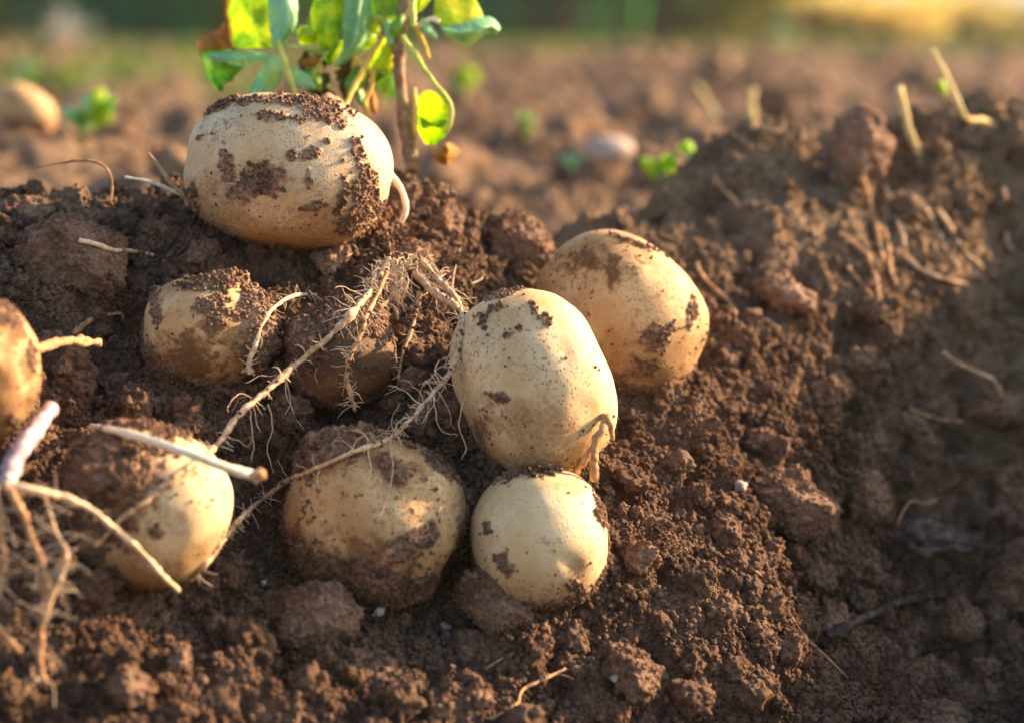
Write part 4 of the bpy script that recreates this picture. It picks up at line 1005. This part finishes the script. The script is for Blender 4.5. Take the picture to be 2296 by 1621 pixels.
# curled yellow leaf low on the right
leaf([((1000, 222, -.014), (1006, 228, -.016), (1012, 240, -.014)), ((960, 205, -.006), (990, 240, -.016), (1013, 262, -.012)), ((935, 230, .0), (972, 265, -.012), (1008, 290, -.010)), ((935, 285, .002), (962, 295, -.008), (990, 312, -.006)), ((952, 322, .0), (962, 326, -.004), (975, 325, -.004))], M_LEAF_Y, 128)
leaf([((942, 262, -.002), (950, 266, -.012), (960, 272, -.012)), ((955, 285, -.004), (975, 282, -.014), (985, 288, -.012)), ((990, 270, -.012), (1000, 268, -.016), (1004, 275, -.014))], M_LEAF_G, 129)
leaf([((988, 320, .004), (1000, 318, .0), (1012, 320, .004)), ((974, 334, .006), (1000, 330, -.010), (1026, 332, .006)), ((972, 350, .006), (998, 350, -.013), (1025, 348, .006)), ((982, 366, .004), (1000, 370, -.004), (1014, 366, .004))], M_LEAF_T, 130, ragged=0.35, wob=0.006, name='withered_leaf')

# ------------------------------------------------------------------ small plants on the field
def seedling(name, px, py, d, label, leaves, mat_l, stem_mat, group, lw=0.4, cat='seedling', stem_base=None):
    """leaves: list of (px,py, dx,dy, width px)"""
    e = empty(name, at(px, py, d)); tag(e, label, cat, group)
    for k, (x, y, dx, dy, w) in enumerate(leaves):
        nx, ny = -dy, dx; L = math.hypot(dx, dy); nx, ny = nx / L * w, ny / L * w
        rows = []
        for t, ww in ((0, .25), (.3, .9), (.6, 1.0), (.85, .6), (1.0, .12)):
            m = (x + dx * t, y + dy * t - 10 * math.sin(t * 3.1), d - 0.006 * math.sin(t * 3.1))
            rows.append(((m[0] - nx * ww, m[1] - ny * ww, d + 0.008 * (k % 2)), m, (m[0] + nx * ww, m[1] + ny * ww, d + 0.006)))
        patch('leaf', rows, mat_l[k % len(mat_l)], parent=e, nu=10, nv=14, seed=k + int(px))
        one_tube('stem', [(px, py + 6, d), ((px + x) / 2, (py + y) / 2, d - .002), (x, y, d)], 3.0 * d, 2.0 * d, stem_mat, parent=e, clamp=False, wig=0.5, n=8, seg=8)
    return e
GS = 'small green plants growing on the field'
seedling('seedling', 190, 298, 1.90, 'bright green seedling on the rear ridge right of the blurred potato', [(205, 275, 26, -76, 20), (215, 275, 44, -58, 18), (170, 285, -30, -40, 16), (210, 285, 46, -22, 16), (185, 290, -6, -44, 20), (195, 280, 4, -70, 16)], [M_LEAF_Y, M_LEAF_G, M_LEAF_B], M_GSTEM, GS)
seedling('seedling', 1530, 425, 1.64, 'bright green sprout behind the slope of the right mound', [(1530, 385, 80, -30, 18), (1535, 360, 90, -12, 13), (1480, 408, -45, -52, 15), (1505, 395, -5, -52, 18), (1545, 395, 30, -48, 18), (1560, 350, -40, -22, 14), (1470, 395, 20, -36, 12)], [M_LEAF_Y, M_LEAF_B, M_LEAF_Y], M_GSTEM, GS)
seedling('seedling', 60, 180, 3.1, 'faint blue green weed far back at the upper left', [(60, 175, -22, -30, 16), (62, 175, 20, -34, 16)], [M_LEAF_B, M_LEAF_G], M_GSTEM, GS)
seedling('seedling', 1180, 310, 2.3, 'thin faint weed on the field between the plant and the white stone', [(1180, 300, -14, -50, 9), (1182, 300, 14, -42, 9)], [M_LEAF_G], M_GSTEM, GS)
seedling('seedling', 1040, 215, 2.7, 'soft green weed on the field just right of the plant stem', [(1040, 205, 26, -50, 20), (1042, 205, -22, -46, 18), (1040, 205, 4, -58, 18)], [M_LEAF_Y, M_LEAF_G], M_GSTEM, GS)
seedling('seedling', 870, 230, 1.95, 'green weed seen between the plant stems behind the largest potato', [(865, 222, -16, -56, 22), (870, 222, 16, -60, 20)], [M_LEAF_Y, M_LEAF_G], M_GSTEM, GS)
seedling('seedling', 1285, 382, 2.05, 'small blue green weed left of the white stone', [(1285, 378, -26, -20, 12), (1288, 378, 22, -24, 12)], [M_LEAF_B], M_GSTEM, GS)
seedling('seedling', 2120, 215, 1.62, 'tiny yellow leaved sprig behind the tall bent straw', [(2122, 208, -24, -16, 12), (2118, 212, -16, -28, 9)], [M_LEAF_Y], M_YSTEM, GS)
V, T = ICO[3]
W = V * (1 + 0.12 * fbm(V, 0.9, 2, 5))[:, None] * np.array((1.35, 0.9, 0.8)) * 0.0165
C = at(1362, 338, 2.05)
o = mesh_np('stone', W + C, T, M_ROCK, origin=C); tag(o, 'pale rounded stone on the field left of the right mound', 'stone')
o = one_tube('straw', [(1560, 190, 2.3), (1585, 225, 2.3), (1605, 260, 2.3)], 12, 12, M_STRAW, 'blurred pale straw lying on the field behind the right mound', 'straw', 'straws on the field', seed=140, clamp=False)
o = one_tube('straw', [(1690, 200, 1.9), (1685, 240, 1.9), (1680, 300, 1.9)], 12, 12, M_STRAW, 'blurred upright tan stalk behind the hump of the right mound', 'straw', 'straws on the field', seed=141, clamp=False)

# ------------------------------------------------------------------ field edge: weeds and hedge far behind
def leaf_mass(centres, radii_, n, size, seed):
    rg = np.random.default_rng(seed)
    k = rg.integers(0, len(centres), n)
    d = rg.normal(size=(n, 3)); d /= np.linalg.norm(d, axis=1, keepdims=True)
    P = centres[k] + d * radii_[k] * (rg.random((n, 1)) ** 0.45)
    Rm = rand_rot(n, rg)
    q = np.array(((-.5, 0, 0), (0, -.32, .06), (.5, 0, 0), (0, .32, .06)))
    s = size * (0.6 + 0.8 * rg.random(n))
    V = np.einsum('nij,vj->nvi', Rm, q) * s[:, None, None] + P[:, None]
    i = np.arange(n * 4).reshape(n, 4)
    return V.reshape(-1, 3), i
MF = [mat_leaf('hedge_dark_green', (0.03, 0.24, 0.17), (0.08, 0.36, 0.24), (0.14, 0.44, 0.20), 0.5, 0.6, 0.2, 2.0),
      mat_leaf('hedge_green', (0.09, 0.36, 0.02), (0.24, 0.56, 0.02), (0.42, 0.66, 0.03), 0.5, 0.6, 0.2, 2.0),
      mat_leaf('hedge_gold_glow', (0.38, 0.26, 0.10), (0.58, 0.45, 0.20), (0.72, 0.62, 0.34), 0.45, 0.6, 0.2, 2.0)]  # straw gold paints the warm glow into the right hand bushes
MF.append(mat_leaf('weed_leaf', (0.05, 0.09, 0.03), (0.10, 0.15, 0.045), (0.17, 0.20, 0.06), 0.35, 0.6, 0.2, 2.0))
MF.append(mat_leaf('hedge_olive', (0.10, 0.13, 0.03), (0.20, 0.22, 0.05), (0.30, 0.30, 0.08), 0.45, 0.6, 0.2, 2.0))
HEDGE_Y = 15.0
def bush(x, y, w, h, mat, label, seed, n=2600):
    rg = np.random.default_rng(seed)
    m = 9
    cs = np.stack([x + (rg.random(m) - 0.5) * w, y + (rg.random(m) - 0.5) * 0.9, ZC - 0.12 + h * (0.15 + 0.7 * rg.random(m))], -1)
    rr = np.stack([np.full(m, w * 0.28), np.full(m, 0.45), np.full(m, h * 0.24)], -1) * (0.7 + 0.6 * rg.random((m, 1)))
    e = empty('bush', (x, y, ZC - 0.14)); tag(e, label, 'bush', 'blurred bushes along the far field edge')
    V, Q = leaf_mass(cs, rr, n, 0.10, seed + 1)
    mesh_np('crown', V, Q, mat, parent=e, smooth=False)
    pl = Pile()
    for k in range(m):
        a = np.array((x + (cs[k, 0] - x) * 0.3, y, ZC - 0.16)); b_ = cs[k]
        V, f = tube_np(np.array([a, (a + b_) / 2 + (0, 0, .05), b_]), np.array((.03, .022, .012)), 7); pl.add(V, f)
    pl.build('trunk', M_STEM, parent=e)
BL = [(-3.15, 15.2, 1.1, 1.15, 1, 'green bush at the far left end of the field edge'), (-2.35, 15.4, 1.1, 1.3, 0, 'dark bush second from the left on the field edge'), (-1.55, 15.0, 1.1, 0.95, 1, 'green bush third from the left on the field edge'),
      (-0.75, 15.5, 1.2, 1.3, 0, 'dark teal bush behind the plant leaves on the left'), (0.1, 15.6, 1.2, 1.4, 0, 'dark teal bush just right of the plant stem'), (0.75, 15.4, 0.9, 1.2, 4, 'olive green bush right of the middle of the field edge'),
      (1.45, 15.3, 1.2, 1.2, 4, 'olive brown bush on the field edge left of the low golden ones'), (2.5, 15.0, 1.2, 0.34, 2, 'low bush in painted golden glow at the right of the field edge'), (3.5, 15.8, 1.2, 0.24, 2, 'lowest bush in painted golden glow at the far right of the field edge'),
      (-4.1, 15.3, 1.2, 1.3, 0, 'dark bush beyond the left edge of the picture'), (4.6, 15.6, 1.3, 0.8, 2, 'bush in painted golden glow beyond the right edge of the picture')]
for k, (x, y, w, h, mi, lab) in enumerate(BL): bush(x, y, w, h, MF[mi], lab, 700 + k * 7)
m = 60
rg = np.random.default_rng(55)
cs = np.stack([-7 + 9.2 * rg.random(m), 17.5 + rg.random(m), ZC + 1.1 * rg.random(m)], -1)
V, Q = leaf_mass(cs, np.tile(np.array((.75, .4, .40)), (m, 1)), 15000, 0.16, 56)
o = mesh_np('far_wood', V, Q, MF[0], smooth=False); tag(o, 'dark green wood far behind the field edge bushes', 'wood', kind='stuff')
# low weeds on the field edge, nobody could count them
n = 16000
rg = np.random.default_rng(5)
cs = np.stack([(rg.random(160) - 0.5) * 9.0, 9.5 + 5.5 * rg.random(160) ** 0.6, np.full(160, ZC - 0.115)], -1)
c2_ = np.stack([-0.35 - 2.6 * rg.random(70), 4.0 + 5.5 * rg.random(70), np.full(70, ZC - 0.125)], -1); cs = np.concatenate([cs, c2_]); n = 21000
V, Q = leaf_mass(cs, np.tile(np.array((.26, .25, .045)), (len(cs), 1)), n, 0.05, 8)
o = mesh_np('field_weeds', V, Q, MF[3], smooth=False); tag(o, 'low green weeds along the far edge of the field', 'weeds', kind='stuff')

# ------------------------------------------------------------------ light
w = bpy.data.worlds.new('World'); scene.world = w; w.use_nodes = True
nt = w.node_tree; nt.nodes.clear()
sky = nt.nodes.new('ShaderNodeTexSky'); sky.sky_type = 'NISHITA'; sky.sun_disc = False
sky.sun_elevation = SUN_EL; sky.sun_rotation = SUN_AZ; sky.air_density = 1.0; sky.dust_density = 2.0
bg = nt.nodes.new('ShaderNodeBackground'); bg.inputs['Strength'].default_value = 0.11
wo = nt.nodes.new('ShaderNodeOutputWorld')
nt.links.new(sky.outputs[0], bg.inputs[0]); nt.links.new(bg.outputs[0], wo.inputs[0])
sl = bpy.data.lights.new('sun', 'SUN'); sl.energy = 4.6; sl.angle = R(0.9); sl.color = (1.0, 0.70, 0.42)
so = bpy.data.objects.new('sun', sl); so.rotation_euler = Vector(-SUN).to_track_quat('-Z', 'Y').to_euler(); so.location = (3, 2, 3); COL.objects.link(so)

cam = bpy.data.cameras.new('camera'); cam.lens = 85; cam.sensor_width = 36; cam.clip_start = 0.01; cam.clip_end = 300
cam.dof.use_dof = True; cam.dof.focus_distance = 1.205; cam.dof.aperture_fstop = 4.5; cam.dof.aperture_blades = 0
co = bpy.data.objects.new('camera', cam); co.location = (0, 0, ZC); co.rotation_euler = (R(90) - TH, 0, 0); COL.objects.link(co)
scene.camera = co

m, nt, out = new_mat('glow_haze_air')  # air volume added to stand in for the golden glow
pv = nt.nodes.new('ShaderNodeVolumePrincipled'); pv.inputs['Color'].default_value = (1.0, 0.90, 0.74, 1); pv.inputs['Density'].default_value = 0.0035
pv.inputs['Anisotropy'].default_value = 0.8
nt.links.new(pv.outputs[0], out.inputs['Volume'])
hx = np.array([(x, y, z) for x in (-60.0, 60.0) for y in (-20.0, 76.0) for z in (ZC - 1.5, ZC + 2.2)])
o = mesh_np('haze', hx, np.array([(0, 1, 3, 2), (4, 6, 7, 5), (0, 4, 5, 1), (2, 3, 7, 6), (0, 2, 6, 4), (1, 5, 7, 3)]), m, smooth=False)
tag(o, 'thin warm haze added over the field for the golden glow', 'haze', kind='stuff')

scene.view_settings.view_transform = 'Standard'; scene.view_settings.look = 'None'; scene.view_settings.gamma = 1
scene.view_settings.exposure = 1.80
scene.cycles.use_denoising = True
scene.cycles.max_bounces = 6
scene.cycles.use_adaptive_sampling = True; scene.cycles.adaptive_threshold = 0.02
